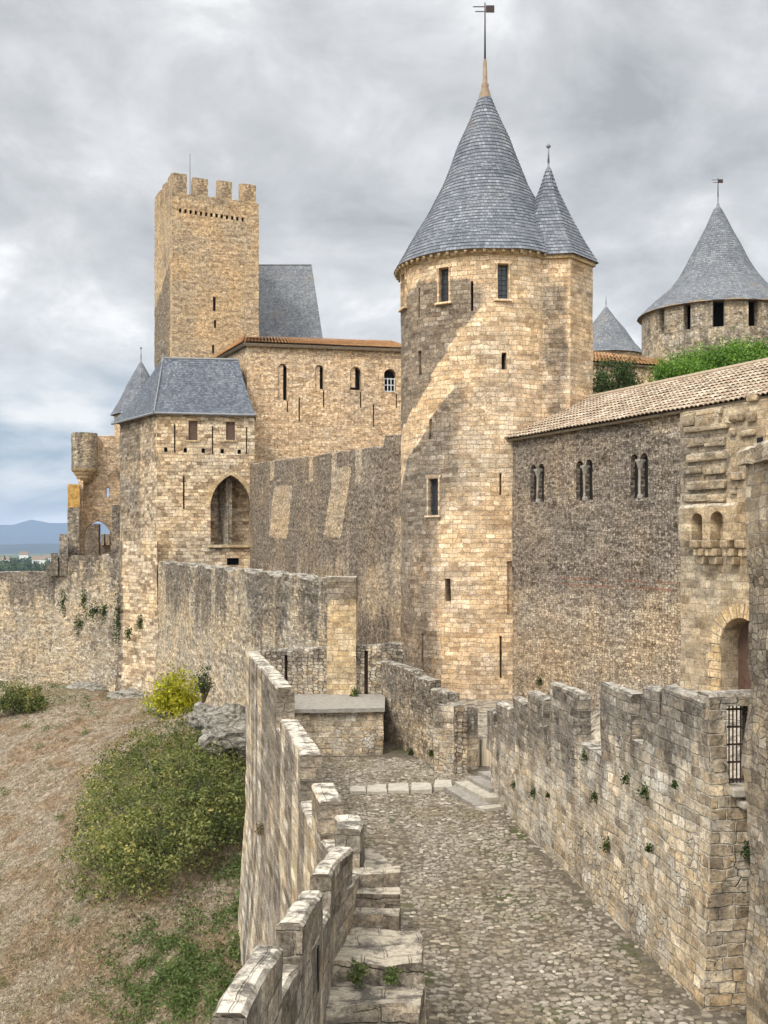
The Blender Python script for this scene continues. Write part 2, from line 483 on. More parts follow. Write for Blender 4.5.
def slate_mat(name, lo, mid, hi, bw=.19, rh=.2, moss=.0):
    N = NT(name); uv = N.n('ShaderNodeUVMap', uv_map='UVMap').outputs[0]
    pos = N.n('ShaderNodeNewGeometry').outputs[0]
    br = N.n('ShaderNodeTexBrick', {'Vector': uv, 'Color1': (0, 0, 0, 1), 'Color2': (1, 1, 1, 1), 'Mortar': (.5, .5, .5, 1), 'Scale': 1.0, 'Mortar Size': .009,
             'Mortar Smooth': .3, 'Brick Width': bw, 'Row Height': rh}, offset=0.0)
    v = N.n('ShaderNodeSeparateColor', {0: br.outputs[0]}).outputs[0]
    col = N.ramp(v, [(.0, lo), (.45, mid), (.9, hi), (1, tuple(a*1.25 for a in hi))])
    nn = N.noise(pos, .7, 6, .7)
    col = N.mix(1, col, N.ramp(nn, [(.3, c3(.70, .71, .74)), (.5, c3(1, 1, 1)), (.72, c3(1.28, 1.25, 1.18))]), 'MULTIPLY')
    if moss: col = N.mix(N.mapr(N.noise(pos, .35, 5, .7), .58, .70, 0, moss), col, c3(.21, .15, .085))
    col = N.mix(N.math('MULTIPLY', br.outputs[1], .75), col, c3(.03, .032, .036))
    fn = N.noise(uv, 24, 3, .7)
    col = N.mix(.5, col, N.mix(1, col, N.ramp(fn, [(.3, c3(.6, .6, .6)), (.7, c3(1.4, 1.4, 1.4))]), 'MULTIPLY'))
    h = N.math('SUBTRACT', N.math('MULTIPLY', v, .5), br.outputs[1]); h = N.math('ADD', h, N.math('MULTIPLY', fn, .4))
    return N.out(col, .65, h, .8, .02, .35)

def tile_mat(name, cols, lichen=(.30, .24, .12), lich=.4):
    N = NT(name); uv = N.n('ShaderNodeUVMap', uv_map='UVMap').outputs[0]; pos = N.n('ShaderNodeNewGeometry').outputs[0]
    br = N.n('ShaderNodeTexBrick', {'Vector': uv, 'Color1': (0, 0, 0, 1), 'Color2': (1, 1, 1, 1), 'Mortar': (.5, .5, .5, 1), 'Scale': 1.0, 'Mortar Size': .012,
             'Mortar Smooth': .5, 'Brick Width': 1.0, 'Row Height': 1.0}, offset=0.0)
    v = N.n('ShaderNodeSeparateColor', {0: br.outputs[0]}).outputs[0]
    k = len(cols); col = N.ramp(v, [(i/(k-1), c) for i, c in enumerate(cols)])
    nn = N.noise(pos, 3.0, 6, .75)
    col = N.mix(N.mapr(nn, .50, .66, 0, lich), col, lichen)
    fn = N.noise(pos, 22, 3, .7)
    col = N.mix(.6, col, N.mix(1, col, N.ramp(fn, [(.3, c3(.5, .5, .5)), (.7, c3(1.4, 1.4, 1.4))]), 'MULTIPLY'))
    return N.out(col, .9, fn, .6, .015, .15)

def plain_mat(name, col, rough=.8, var=.3, sc=6, metal=0, spec=.3, bump=.01):
    N = NT(name); pos = N.n('ShaderNodeNewGeometry').outputs[0]; n = N.noise(pos, sc, 5, .7)
    c = N.mix(1, col, N.ramp(n, [(.3, c3(1-var, 1-var, 1-var)), (.7, c3(1+var, 1+var, 1+var))]), 'MULTIPLY')
    return N.out(c, rough, n, .5, bump, spec, metal)

def leaf_mat(name, dark, mid, light, yellow=None, trans=.25):
    N = NT(name); t = N.n('ShaderNodeAttribute', attribute_name='tint').outputs['Fac']
    st = [(0, dark), (.45, mid), (.85, light)]
    if yellow: st.append((1.0, yellow))
    col = N.ramp(t, st)
    b = N.n('ShaderNodeBsdfPrincipled', {'Base Color': col, 'Roughness': .6}); b.inputs['Specular IOR Level'].default_value = .25
    tr = N.n('ShaderNodeBsdfTranslucent', {'Color': N.mix(1, col, c3(1.2, 1.3, .6), 'MULTIPLY')})
    mx = N.n('ShaderNodeMixShader', {0: trans, 1: b.outputs[0], 2: tr.outputs[0]})
    N.n('ShaderNodeOutputMaterial', {0: mx.outputs[0]}); return N.m

SAND = [c3(.42, .30, .19), c3(.55, .415, .28), c3(.66, .52, .37), c3(.48, .37, .255), c3(.58, .42, .265), c3(.68, .55, .41)]
PALE = [c3(.27, .22, .16), c3(.43, .36, .265), c3(.55, .475, .365), c3(.34, .30, .245), c3(.48, .37, .24), c3(.63, .56, .455)]
M = {}
M['tower'] = masonry('tower_sandstone', .46, .23, .38, SAND, dist=.06, streak=.35, jointdark=.22, gs=9, mline=.06, blot=1.3)
M['sand'] = masonry('golden_sandstone', .52, .26, .62, SAND, dist=.06, streak=.3, jointdark=.6, gs=4.5, mline=.07, tint_a=(1.08, 1.0, .90), tint_b=(.96, .94, .92))
M['keep'] = masonry('keep_sandstone', .40, .20, .7, [c3(.41, .285, .175), c3(.53, .385, .24), c3(.62, .475, .315), c3(.46, .345, .225)], dist=.06, streak=.35, jointdark=.6, gs=4, mline=.07)
M['ashlar'] = masonry('bastion_ashlar', .62, .30, .02, [c3(.26, .19, .125), c3(.56, .44, .30), c3(.62, .50, .36), c3(.30, .22, .145), c3(.60, .48, .34), c3(.64, .53, .39)],
                      dist=.025, streak=.35, jointdark=.6, mw=.07, gs=5)
M['curtain'] = masonry('weathered_curtain_stone', .36, .19, .85, PALE, dist=.07, streak=.95, jointdark=.9, white=.5, bump=.11, gs=6)
M['street'] = masonry('street_wall_blocks', .42, .215, .42, PALE, dist=.045, streak=.9, jointdark=.40, white=1.1, mortar=(.58, .52, .42), bump=.07, gs=11, mline=.09, mw=.085, mmix=.85, tint_a=(1.06, 1.0, .90))
M['parapet'] = masonry('parapet_blocks', .50, .26, .35, PALE, dist=.05, streak=.9, jointdark=.25, white=.5, top=(.62, .56, .46), bump=.045, gs=14, mortar=(.42, .36, .28))
M['dark'] = masonry('blackened_rubble', .26, .14, .9, [c3(.33, .25, .17), c3(.46, .365, .255), c3(.55, .45, .33), c3(.39, .31, .215)], dist=.07, streak=.6,
                    stain_lo=(.045, .037, .030), stain_hi=(.25, .21, .17), jointdark=.6, mortar=(.42, .34, .25), speck=.8, gs=5, blot=1.0)
M['hall'] = masonry('hall_small_rubble', .30, .14, .70, [c3(.24, .185, .135), c3(.38, .31, .23), c3(.50, .42, .32), c3(.30, .24, .18)], dist=.06, streak=.3,
                    stain_lo=(.055, .045, .038), stain_hi=(.30, .255, .21), jointdark=.7, mortar=(.36, .30, .235), bump=.08, speck=.9, red=[(-1.36, .06), (-1.64, .07)], white=.25, gs=7, blot=.8)
M['gate'] = masonry('gatehouse_stone', .55, .30, .1, [c3(.30, .235, .16), c3(.42, .335, .23), c3(.48, .40, .29), c3(.36, .285, .2)], dist=.04, streak=.5, jointdark=.3, gs=9, white=.2)
M['stair'] = masonry('worn_stair_slabs', .9, .4, .4, PALE, dist=.08, streak=.7, jointdark=.2, white=.3, top=(.44, .385, .30), bump=.06, gs=13, mline=.05)
M['near'] = masonry('near_tower_rubble', .34, .19, .5, [tuple(a*.85 for a in c) for c in PALE], dist=.06, streak=.5, jointdark=.2, gs=16, mline=.06, white=.5, mortar=(.36, .31, .25), bump=.05)
M['ochre'] = masonry('fresh_ochre_blocks', .46, .24, .05, [c3(.44, .32, .18), c3(.55, .42, .26), c3(.62, .49, .32)], dist=.03, streak=.3, jointdark=.25)
M['slate'] = slate_mat('fish_scale_slate', c3(.105, .115, .135), c3(.155, .165, .185), c3(.205, .215, .235), moss=.25)
M['slate_far'] = slate_mat('grey_slate', c3(.12, .13, .145), c3(.17, .18, .195), c3(.22, .23, .24), moss=.45)
M['slate_blue'] = slate_mat('dark_blue_slate', c3(.07, .08, .10), c3(.11, .125, .15), c3(.17, .185, .21), moss=.1)
M['tile'] = tile_mat('pale_canal_tiles', [c3(.21, .15, .105), c3(.40, .315, .225), c3(.32, .23, .155), c3(.52, .435, .33), c3(.27, .185, .125)], lich=.5, lichen=(.36, .30, .22))
M['tile_orange'] = tile_mat('orange_canal_tiles', [c3(.36, .17, .07), c3(.50, .26, .11), c3(.42, .22, .10), c3(.55, .34, .17)], lich=.5, lichen=(.26, .17, .07))
M['lead'] = plain_mat('grey_lead', (.20, .205, .21), .55, .25, 3, 0, .4)
M['colstone'] = plain_mat('grey_column_stone', (.27, .24, .20), .85, .3, 6)
M['brass'] = plain_mat('brown_lead_cap', (.27, .19, .12), .6, .3, 3)
M['iron'] = plain_mat('rusty_iron', (.045, .032, .026), .7, .4, 9)
M['glass'] = plain_mat('dark_leaded_glass', (.035, .042, .05), .25, .4, 5, 0, .5, .004)
M['shade_fill'] = plain_mat('painted_interior_shade', (.012, .011, .010), .9, .2)  # near-black colour stands in for the shade inside openings
M['wood'] = plain_mat('brown_shutter', (.11, .065, .045), .75, .35, 5)
M['white'] = plain_mat('white_paint', (.70, .70, .67), .6, .15)
M['eave'] = plain_mat('eave_stone', (.20, .15, .10), .85, .4, 4)
M['bark'] = plain_mat('grey_bark', (.12, .095, .07), .9, .4, 9)
M['flag'] = plain_mat('flagstone', (.40, .36, .29), .85, .30, 5, 0, .2, .02)
M['flaggrey'] = plain_mat('grey_flagstone', (.27, .245, .21), .85, .30, 5, 0, .2, .02)
M['lichen'] = plain_mat('orange_lichen_stone', (.40, .24, .075), .9, .6, 3, 0, .1, .03)
M['rock'] = plain_mat('grey_limestone_rock', (.19, .165, .135), .92, .6, 2.6, 0, .15, .12)
N = NT('cracked_limestone'); pos = N.n('ShaderNodeNewGeometry').outputs[0]
wp = N.vmath('ADD', pos, N.vmath('MULTIPLY', N.noise(pos, 1.2, 4, .6, 1), (.7, .7, .7)))
sv = N.vmath('MULTIPLY', wp, (.9, .9, 1.5)); ve = N.n('ShaderNodeTexVoronoi', {'Vector': sv, 'Scale': 1.2}, feature='DISTANCE_TO_EDGE').outputs[0]
cr = N.mapr(ve, .0, .07, 1, 0); nn = N.noise(N.vmath('MULTIPLY', pos, (2, 2, 4.5)), 1.6, 8, .75)
col = N.ramp(nn, [(.32, c3(.09, .08, .065)), (.45, c3(.27, .245, .20)), (.58, c3(.43, .40, .34)), (.7, c3(.58, .55, .48))])
M['rock'] = N.out(N.mix(N.math('MULTIPLY', cr, .4), col, c3(.05, .043, .034)), .92, N.math('SUBTRACT', nn, N.math('MULTIPLY', cr, .3)), 1, .25, .1)
M['fig'] = leaf_mat('mixed_green_leaves', c3(.035, .05, .014), c3(.12, .14, .035), c3(.27, .265, .085), c3(.42, .34, .11))
M['yellow'] = leaf_mat('yellow_leaves', c3(.16, .17, .012), c3(.34, .33, .02), c3(.52, .47, .03), c3(.62, .54, .06), .35)
M['green'] = leaf_mat('dark_green_leaves', c3(.018, .032, .010), c3(.045, .072, .018), c3(.095, .13, .035))
M['pine'] = leaf_mat('bright_pine_needles', c3(.03, .075, .008), c3(.10, .20, .022), c3(.20, .33, .045), None, .2)
M['grass'] = leaf_mat('grass_blades', c3(.05, .08, .02), c3(.09, .13, .035), c3(.17, .19, .07), c3(.30, .27, .12))
M['straw'] = leaf_mat('straw_blades', c3(.14, .105, .062), c3(.26, .20, .12), c3(.40, .32, .20), c3(.55, .46, .30), .1)

# ------------------------------------------------------------------ generic stains
def nz_(p, f, o=0.0): return mn.noise(Vector(p)*f+Vector((o, o*1.3, 0)))
def st_const(v): return lambda x, y, p: v
def st_top(ztop, depth=1.6, hi=.85, lo=.15):
    """weathering that starts at the coping and runs down"""
    def f(x, y, p):
        zt = ztop(p) if callable(ztop) else ztop
        d = zt-p.z+1.2*nz_((p.x, p.y, 0), .9)
        return lerp(hi, lo, sstep(0, depth, d))
    return f

def finish(mb, name, mat, stain_shade, parent=None, base=None, cut=None, disp=(.035, 1.3, .012, 5), smooth=False, weld=True):
    me = mb.mesh(name, weld)
    if disp: displace(me, *disp)
    if cut: me = boolean(me, cut)
    set_stain_shade(me, stain_shade)
    return link(name, me, mat, parent, base, smooth)

DN = True
# ================================================================== WORLD / CAMERA / LIGHT
cam = bpy.data.cameras.new('Camera'); co = bpy.data.objects.new('Camera', cam); COL.objects.link(co)
co.rotation_euler = (PI/2, 0, 0); cam.sensor_fit = 'VERTICAL'; cam.sensor_height = 36; cam.sensor_width = 27
cam.lens = F/1024*36; cam.shift_y = (HY-512)/1024; cam.clip_end = 60000; cam.clip_start = .1
scene.camera = co

SUN_EL, SUN_AZ = math.radians(48), math.radians(-148)   # azimuth of the sun measured from +Y towards +X
sun = bpy.data.lights.new('Sun', 'SUN'); sun.energy = 1.5; sun.angle = math.radians(11); sun.color = (1, .95, .87)
so = bpy.data.objects.new('Sun', sun); COL.objects.link(so)
sd = Vector((math.sin(SUN_AZ)*math.cos(SUN_EL), math.cos(SUN_AZ)*math.cos(SUN_EL), math.sin(SUN_EL)))
so.rotation_euler = sd.to_track_quat('Z', 'Y').to_euler()

w = bpy.data.worlds.new('World'); scene.world = w; w.use_nodes = True; t = w.node_tree; t.nodes.clear()
class WN(NT):
    def __init__(s, tree): s.t = tree
W = WN(t)
sky = W.n('ShaderNodeTexSky', sky_type='NISHITA', sun_disc=False, sun_elevation=SUN_EL, sun_rotation=SUN_AZ)
dirv = W.n('ShaderNodeTexCoord').outputs['Generated']
sep = W.n('ShaderNodeSeparateXYZ', {0: dirv}).outputs
el = sep[2]
zz = W.math('ADD', W.math('MAXIMUM', el, 0.0), .42)
cx = W.math('DIVIDE', sep[0], zz); cy = W.math('DIVIDE', sep[1], zz)
cv = W.n('ShaderNodeCombineXYZ', {0: cx, 1: cy, 2: 0.0}).outputs[0]
n1 = W.noise(cv, 1.7, 7, .6, 0, .25); n2 = W.noise(W.vmath('ADD', cv, (3.1, 7.7, 1)), 5.5, 7, .6, 0, .4)
n = W.math('ADD', W.math('MULTIPLY', n1, .62), W.math('MULTIPLY', n2, .38))
cloud = W.ramp(n, [(.37, c3(.30, .31, .315)), (.435, c3(.39, .398, .402)), (.49, c3(.465, .47, .47)), (.54, c3(.55, .555, .555)), (.59, c3(.70, .70, .69))])
# low clouds near the horizon: bluish layers with bright edges
lowv = W.n('ShaderNodeCombineXYZ', {0: W.math('MULTIPLY', sep[0], 5.0), 1: W.math('MULTIPLY', sep[1], 1.0), 2: W.math('MULTIPLY', el, 13.0)}).outputs[0]
nl = W.noise(W.vmath('ADD', lowv, (.9, .2, .35)), 1.0, 6, .55, 0, .3)
lowc = W.ramp(nl, [(.36, c3(.15, .21, .26)), (.46, c3(.25, .32, .375)), (.53, c3(.42, .46, .49)), (.62, c3(.66, .66, .645))])
lm = W.mapr(el, .10, .19, 1, 0)
leftm = W.mapr(sep[0], -.05, -.22, 0, 1)
cloud = W.mix(W.math('MULTIPLY', lm, W.math('ADD', .25, W.math('MULTIPLY', leftm, .75))), cloud, lowc)
glow = W.math('MULTIPLY', W.mapr(el, .0, .05, 1, 0), .75)
cloud = W.mix(glow, cloud, c3(.80, .78, .73))
# overcast skies are brighter overhead and towards the hidden sun
up = W.mapr(el, .48, .85, 1.0, 2.0)
sdot = W.n('ShaderNodeVectorMath', {0: dirv, 1: tuple(sd)}, operation='DOT_PRODUCT').outputs['Value']
up = W.math('ADD', up, W.mapr(sdot, .15, 1.0, 0, 2.4))
cloud = W.mix(1, cloud, W.n('ShaderNodeCombineColor', {0: up, 1: up, 2: up}).outputs[0], 'MULTIPLY')
skyc = W.mix(1, sky.outputs[0], c3(.10, .10, .10), 'MULTIPLY')
fin = W.mix(.93, skyc, cloud)
bg = W.n('ShaderNodeBackground', {0: fin, 1: 1.0}); W.n('ShaderNodeOutputWorld', {0: bg.outputs[0]})

scene.view_settings.view_transform = 'Standard'; scene.view_settings.look = 'None'; scene.view_settings.gamma = 1
scene.view_settings.exposure = 0.6; scene.view_settings.use_curve_mapping = False
scene.cycles.max_bounces = 5; scene.cycles.diffuse_bounces = 3; scene.cycles.use_denoising = DN
scene.cycles.volume_bounces = 0; scene.cycles.use_adaptive_sampling = True; scene.cycles.adaptive_threshold = .02

# ================================================================== TERRAIN
CP = [(0, 702, 108), (60, 682, 103), (120, 694, 99), (157, 700, 94), (100, 700, 92), (200, 704, 75), (243, 765, 58), (160, 722, 78), (243, 965, 42), (0, 1024, 46), (0, 850, 68),
      (120, 1024, 42), (200, 1024, 39), (120, 800, 66), (243, 850, 50), (243, 1024, 38)]
CW = [tuple(P(*c)) for c in CP]+[(-60, 104, -26), (-62, 60, -36), (-50, 30, -37), (-30, 8, -33), (-10, 8, -22), (-3, 12, -18), (-3, 26, -16), (-50, 140, -38),
      (-20, 130, -16), (10, 100, -11), (8, 60, -11), (2, 40, -13), (-46, 88, -21)]
A = np.array(CW); K = len(A)
def rk(d2): return np.where(d2 > 0, .5*d2*np.log(np.maximum(d2, 1e-9)), 0)
D2 = ((A[:, None, :2]-A[None, :, :2])**2).sum(-1)
Mx = np.zeros((K+3, K+3)); Mx[:K, :K] = rk(D2)+np.eye(K)*2.0; Mx[:K, K] = 1; Mx[:K, K+1:] = A[:, :2]; Mx[K:, :K] = Mx[:K, K:].T
sol = np.linalg.solve(Mx, np.concatenate([A[:, 2], np.zeros(3)]))
def ground_arr(x, y):
    d2 = (x[:, None]-A[None, :, 0])**2+(y[:, None]-A[None, :, 1])**2
    return rk(d2)@sol[:K]+sol[K]+sol[K+1]*x+sol[K+2]*y
def ground(x, y):
    z = float(ground_arr(np.array([x], float), np.array([y], float))[0])
    z += .35*mn.noise(Vector((x*.22, y*.22, 0)))+.12*mn.noise(Vector((x*.9, y*.9, 2)))
    return min(z, -9.6)
def ground_hit(px, py, d0=30, d1=120):
    prev = None; d = d0
    while d < d1:
        p = P(px, py, d); g = ground(p.x, p.y)
        if p.z <= g: return Vector((p.x, p.y, g))
        d += .25
    return Vector((p.x, p.y, g))

xs = np.concatenate([np.arange(-90, -34, 1.6), np.arange(-34, 2, .33), np.arange(2, 30, 2.0)]); ys = np.concatenate([np.arange(4, 30, 1.0), np.arange(30, 112, .4), np.arange(112, 170, 2.5)])
gx, gy = np.meshgrid(xs, ys, indexing='ij'); gz = ground_arr(gx.ravel(), gy.ravel()).reshape(gx.shape)
for i in range(len(xs)):
    for j in range(len(ys)):
        x, y = xs[i], ys[j]
        z = gz[i, j]+.35*mn.noise(Vector((x*.22, y*.22, 0)))+.12*mn.noise(Vector((x*.9, y*.9, 2)))+.05*mn.noise(Vector((x*3, y*3, 4)))
        gz[i, j] = max(min(z, -9.6), -38)
mb = MB(); mb.grid([[Vector((xs[i], ys[j], gz[i, j])) for j in range(len(ys))] for i in range(len(xs))], [[(xs[i], ys[j]) for j in range(len(ys))] for i in range(len(xs))])
N = NT('dry_hillside'); pos = N.n('ShaderNodeNewGeometry').outputs[0]
sp_ = N.vmath('MULTIPLY', pos, (1.0, 1.0, 2.2))
a = N.noise(sp_, .35, 5, .6); b = N.noise(sp_, 2.2, 6, .7, 0, .6); c = N.noise(N.vmath('MULTIPLY', pos, (5.5, 2.2, 5.5)), 2.0, 4, .75)
col = N.ramp(b, [(.28, c3(.085, .068, .048)), (.45, c3(.18, .143, .102)), (.58, c3(.29, .24, .175)), (.72, c3(.41, .35, .265))])
col = N.mix(N.mapr(a, .42, .62), col, N.mix(1, col, c3(.82, .70, .60), 'MULTIPLY'))
col = N.mix(.75, col, N.mix(1, col, N.ramp(c, [(.3, c3(.45, .45, .45)), (.5, c3(1, 1, 1)), (.7, c3(1.6, 1.55, 1.45))]), 'MULTIPLY'))
gm = N.n('ShaderNodeAttribute', attribute_name='green').outputs['Fac']
gmask = N.mapr(N.math('ADD', gm, N.math('MULTIPLY', N.math('SUBTRACT', N.noise(pos, 1.1, 6, .7), .5), 1.6)), .45, .62)
gcol = N.ramp(N.noise(pos, 6, 4, .7), [(.3, c3(.03, .055, .015)), (.5, c3(.07, .11, .03)), (.7, c3(.15, .18, .06))])
col = N.mix(gmask, col, gcol)
M['hill'] = N.out(col, .95, N.math('ADD', b, N.math('MULTIPLY', c, .5)), 1, .12, .1)
me = mb.mesh('hillside', False)
ga = me.attributes.new('green', 'FLOAT', 'POINT')
def greenness(x, y):
    g = 0
    for (cx_, cy_, rx, ry, v) in ((185, 985, 60, 60, .75), (235, 900, 22, 90, .55), (235, 1010, 40, 40, .8), (110, 672, 45, 14, .8), (70, 690, 60, 22, .45), (225, 1000, 60, 45, .6), (180, 700, 45, 25, .4)):
        g = max(g, v*math.exp(-((x-cx_)/rx)**2-((y-cy_)/ry)**2))
    return g
vals = []
for v in me.vertices:
    x, y = proj(v.co); vals.append(greenness(x, y) if v.co.y > 25 else .5)
ga.data.foreach_set('value', vals)
o = link('hillside', me, M['hill'], smooth=True); tagp(o, 'dry brown grassy bank falling away below the walls', kind='structure')

# plain and far hills
mb = MB(); R_ = [0, 300, 900, 2500, 6000, 12000, 26000]
N = NT('far_plain'); pos = N.n('ShaderNodeNewGeometry').outputs[0]
vo = N.n('ShaderNodeTexVoronoi', {'Vector': pos, 'Scale': .004})
col = N.mix(.6, N.ramp(N.noise(pos, .002, 5), [(.35, c3(.05, .08, .03)), (.6, c3(.17, .17, .08))]), N.mix(.5, c3(.10, .12, .05), N.mix(1, vo.outputs['Color'], c3(.2, .2, .12), 'MULTIPLY')))
M['plain'] = N.out(col, .95)
ring = [[Vector((r*math.cos(2*PI*i/48), r*math.sin(2*PI*i/48), -36-(r/26000)*10)) for i in range(49)] for r in R_]
mb.grid(ring, [[(p.x, p.y) for p in r] for r in ring])
o = link('plain', mb.mesh('plain'), M['plain']); tagp(o, 'flat green plain stretching to the hills', kind='structure')

def ridge(name, D, y0, amp, fr, seed, label, colr):
    mb = MB(); rows = []; nn = 160
    for i in range(nn+1):
        X = lerp(-1.35*D, 1.35*D, i/nn); r = []
        h0 = ZZ(y0, D)+36
        hh = h0*(1+amp*mn.fractal(Vector((X/D*fr+seed, seed, 0)), 1.0, 2.0, 5))
        bumpx = math.exp(-(((X/D*F+HX)-33)/14)**2)*.22*(D > 9000)
        hh *= 1+bumpx
        for k, (f_, g) in enumerate(((0, -.15), (.25, -.10), (.6, -.05), (1, 0), (.6, .06), (0, .14))):
            r.append(Vector((X, D*(1+g), -44+hh*f_*(1+.12*mn.noise(Vector((X/D*30, k*2.0, seed))) if 0 < f_ < 1 else 1)+(8 if f_ == 1 else 0))))
        rows.append(r)
    mb.grid(rows, [[(p.x, p.y) for p in r] for r in rows])
    o = link(name, mb.mesh(name), colr, smooth=True); tagp(o, label, kind='structure')
M['hills'] = plain_mat('wooded_hills', (.035, .055, .045), .95, .35, .0012)
ridge('hills', 15000, 523.5, .22, 9, 3.3, 'distant blue hills on the horizon', M['hills'])
ridge('hills', 8500, 544.5, .25, 12, 8.1, 'lower wooded ridge in front of the distant hills', M['hills'])

# ================================================================== foliage helper
def leaf_obj(name, pts, size, mat, parent=None, base=None, tint=None, aspect=.55, up=.35, outward=None):
    """one small folded leaf per point (numpy)"""
    n = len(pts); pts = np.asarray(pts, float)
    d = RS.normal(size=(n, 3)); d[:, 2] += up
    if outward is not None: d += outward*.8
    d /= np.linalg.norm(d, axis=1)[:, None]+1e-9
    r = RS.normal(size=(n, 3)); a = np.cross(d, r); a /= np.linalg.norm(a, axis=1)[:, None]+1e-9; b = np.cross(d, a)
    s = size*RS.uniform(.6, 1.35, size=(n, 1))
    v = np.stack([pts-a*s*.5, pts+b*s*aspect*.5+d*s*.06, pts+a*s*.5, pts-b*s*aspect*.5+d*s*.06], 1).reshape(-1, 3)
    f = (np.arange(n)[:, None]*4+np.array([0, 1, 2, 3])[None]).tolist()
    me = bpy.data.meshes.new(name); me.from_pydata(v.tolist(), [], f)
    tt = RS.uniform(0, 1, n) if tint is None else np.clip(tint, 0, 1)
    at = me.attributes.new('tint', 'FLOAT', 'POINT'); at.data.foreach_set('value', np.repeat(tt, 4).astype(np.float32))
    return link(name, me, mat, parent, base)

def crown_pts(c, rad, nclump, per, cl=.5, shell=.55, seed=0, zmin=None, rn=.55):
    rs = np.random.RandomState(seed); P_ = []; T_ = []
    for _ in range(nclump):
        d = rs.normal(size=3); d /= np.linalg.norm(d)
        if zmin is not None and d[2] < zmin: d[2] = -d[2]*.3
        r = rs.uniform(shell, 1.0)**.7*(.92+rn*mn.noise(Vector(tuple(d*1.6))+Vector((seed, 0, 0))))
        q = np.array(c)+d*np.array(rad)*r
        k = int(per*rs.uniform(.5, 1.5)); s = cl*rs.uniform(.6, 1.3)
        pts = q+rs.normal(size=(k, 3))*s*np.array([.5, .5, .4])
        P_.append(pts); T_.append(np.clip(rs.normal(.42+.22*rs.normal(), .17, k), 0, 1))
    return np.concatenate(P_), np.concatenate(T_)

def branches(base, tips, r0=.12):
    mb = MB(); base = Vector(base)
    for tp in tips:
        tp = Vector(tp); mid = base.lerp(tp, .45)+Vector((random.uniform(-.3, .3), random.uniform(-.3, .3), random.uniform(.0, .4)))*(tp-base).length*.25
        mb.merge(tube_mb(base, mid, r0, r0*.6, 6)); mb.merge(tube_mb(mid, tp, r0*.6, r0*.15, 6))
    return mb

# ================================================================== STREET
BW = [(-1.20, 5.0), (-1.22, 8.7), (-.98, 10.0), (-1.10, 11.3), (-.64, 13.4), (-.78, 14.4), (-.43, 15.9), (-.55, 17.6), (-.80, 20.2), (-1.55, 25.0), (-2.6, 30.0), (-5.75, 45.5)]
# outer face line of the curving parapet wall (camera on its inner side near, outer side far)
OL = [(-1.55, 6.0), (-1.12, 11.0), (-.94, 14.6), (-.76, 16.0), (-.74, 17.8), (-1.22, 20.2), (-1.48, 22.0), (-2.02, 25.6), (-3.0, 31.0), (-5.72, 45.5)]
def ol(y):
    for a_, b_ in zip(OL, OL[1:]):
        if y <= b_[1]: return lerp(a_[0], b_[0], max(0, (y-a_[1])/(b_[1]-a_[1])))
    return OL[-1][0]
KF = [(5.62, 19.0), (3.50, 35.4)]        # face of the right hand street wall
def kf(y): return lerp(KF[0][0], KF[1][0], (y-19)/(35.4-19))
ZS = -8.0
def street_z(x, y): return ZS+.05*mn.noise(Vector((x*.4, y*.4, 0)))-.05*math.exp(-((x-1.6-(y-20)*.0)/1.0)**2)
mb = MB(); rows = []
for j in range(90):
    y = 4+j*.5; xl = ol(y)+.1; xr = (kf(y)+.3) if y < 36.5 else lerp(kf(36.5)+.3, 5.0, (y-36.5)/12)
    if y < 19: xr = 6.5
    rows.append([Vector((lerp(xl, xr, i/24), y, street_z(lerp(xl, xr, i/24), y))) for i in range(25)])
mb.grid(rows, [[(p.x, p.y) for p in r] for r in rows])
N = NT('street_dirt'); pos = N.n('ShaderNodeNewGeometry').outputs[0]
b = N.noise(pos, 6, 5, .7); g = N.mapr(N.noise(pos, .5, 5, .65), .50, .66)
col = N.ramp(b, [(.3, c3(.07, .057, .042)), (.55, c3(.135, .113, .084)), (.75, c3(.22, .19, .145))])
M['dirt'] = N.out(N.mix(g, col, N.ramp(b, [(.35, c3(.045, .055, .022)), (.7, c3(.12, .12, .05))])), .95, b, 1, .03, .1)
o = link('street', mb.mesh('street'), M['dirt'], smooth=True); tagp(o, 'cobbled street bed between the two walls', kind='structure')

# cobbles, one raised irregular stone each, in one paving mesh
N = NT('cobblestones'); pos = N.n('ShaderNodeNewGeometry').outputs[0]; tt = N.n('ShaderNodeAttribute', attribute_name='tint').outputs['Fac']
col = N.ramp(tt, [(0, c3(.10, .082, .062)), (.3, c3(.20, .17, .13)), (.6, c3(.285, .25, .20)), (.88, c3(.38, .335, .27)), (1, c3(.50, .45, .37))])
dirtm = N.mapr(N.noise(N.vmath('MULTIPLY', pos, (1.1, .28, 1)), 1.0, 5, .65), .44, .60)
col = N.mix(N.math('MULTIPLY', dirtm, .8), col, N.mix(1, col, c3(.70, .66, .56), 'MULTIPLY'))
fn = N.noise(pos, 14, 5, .75)
col = N.mix(.8, col, N.mix(1, col, N.ramp(fn, [(.3, c3(.55, .53, .5)), (.7, c3(1.4, 1.38, 1.34))]), 'MULTIPLY'))
M['cobble'] = N.out(col, .85, fn, .8, .02, .25)
COBR = .105
V = []; Fc = []; T = []
pts = []
for j in range(int((44-11)/COBR)):
    y = 11+j*COBR
    xl = ol(y)+.3; xr = (kf(y)-.02) if y < 35.5 else lerp(3.4, 2.6, (y-35.5)/6.5)
    if y < 19: xr = 6.2
    if y > 42: continue
    i = 0; x = xl+RS.uniform(0, .2)
    while x < xr:
        w_ = RS.choice([RS.uniform(.07, .14), RS.uniform(.10, .24)])
        pts.append((x+w_/2, y+RS.normal()*.045, w_)); x += w_+RS.uniform(-.005, .018)
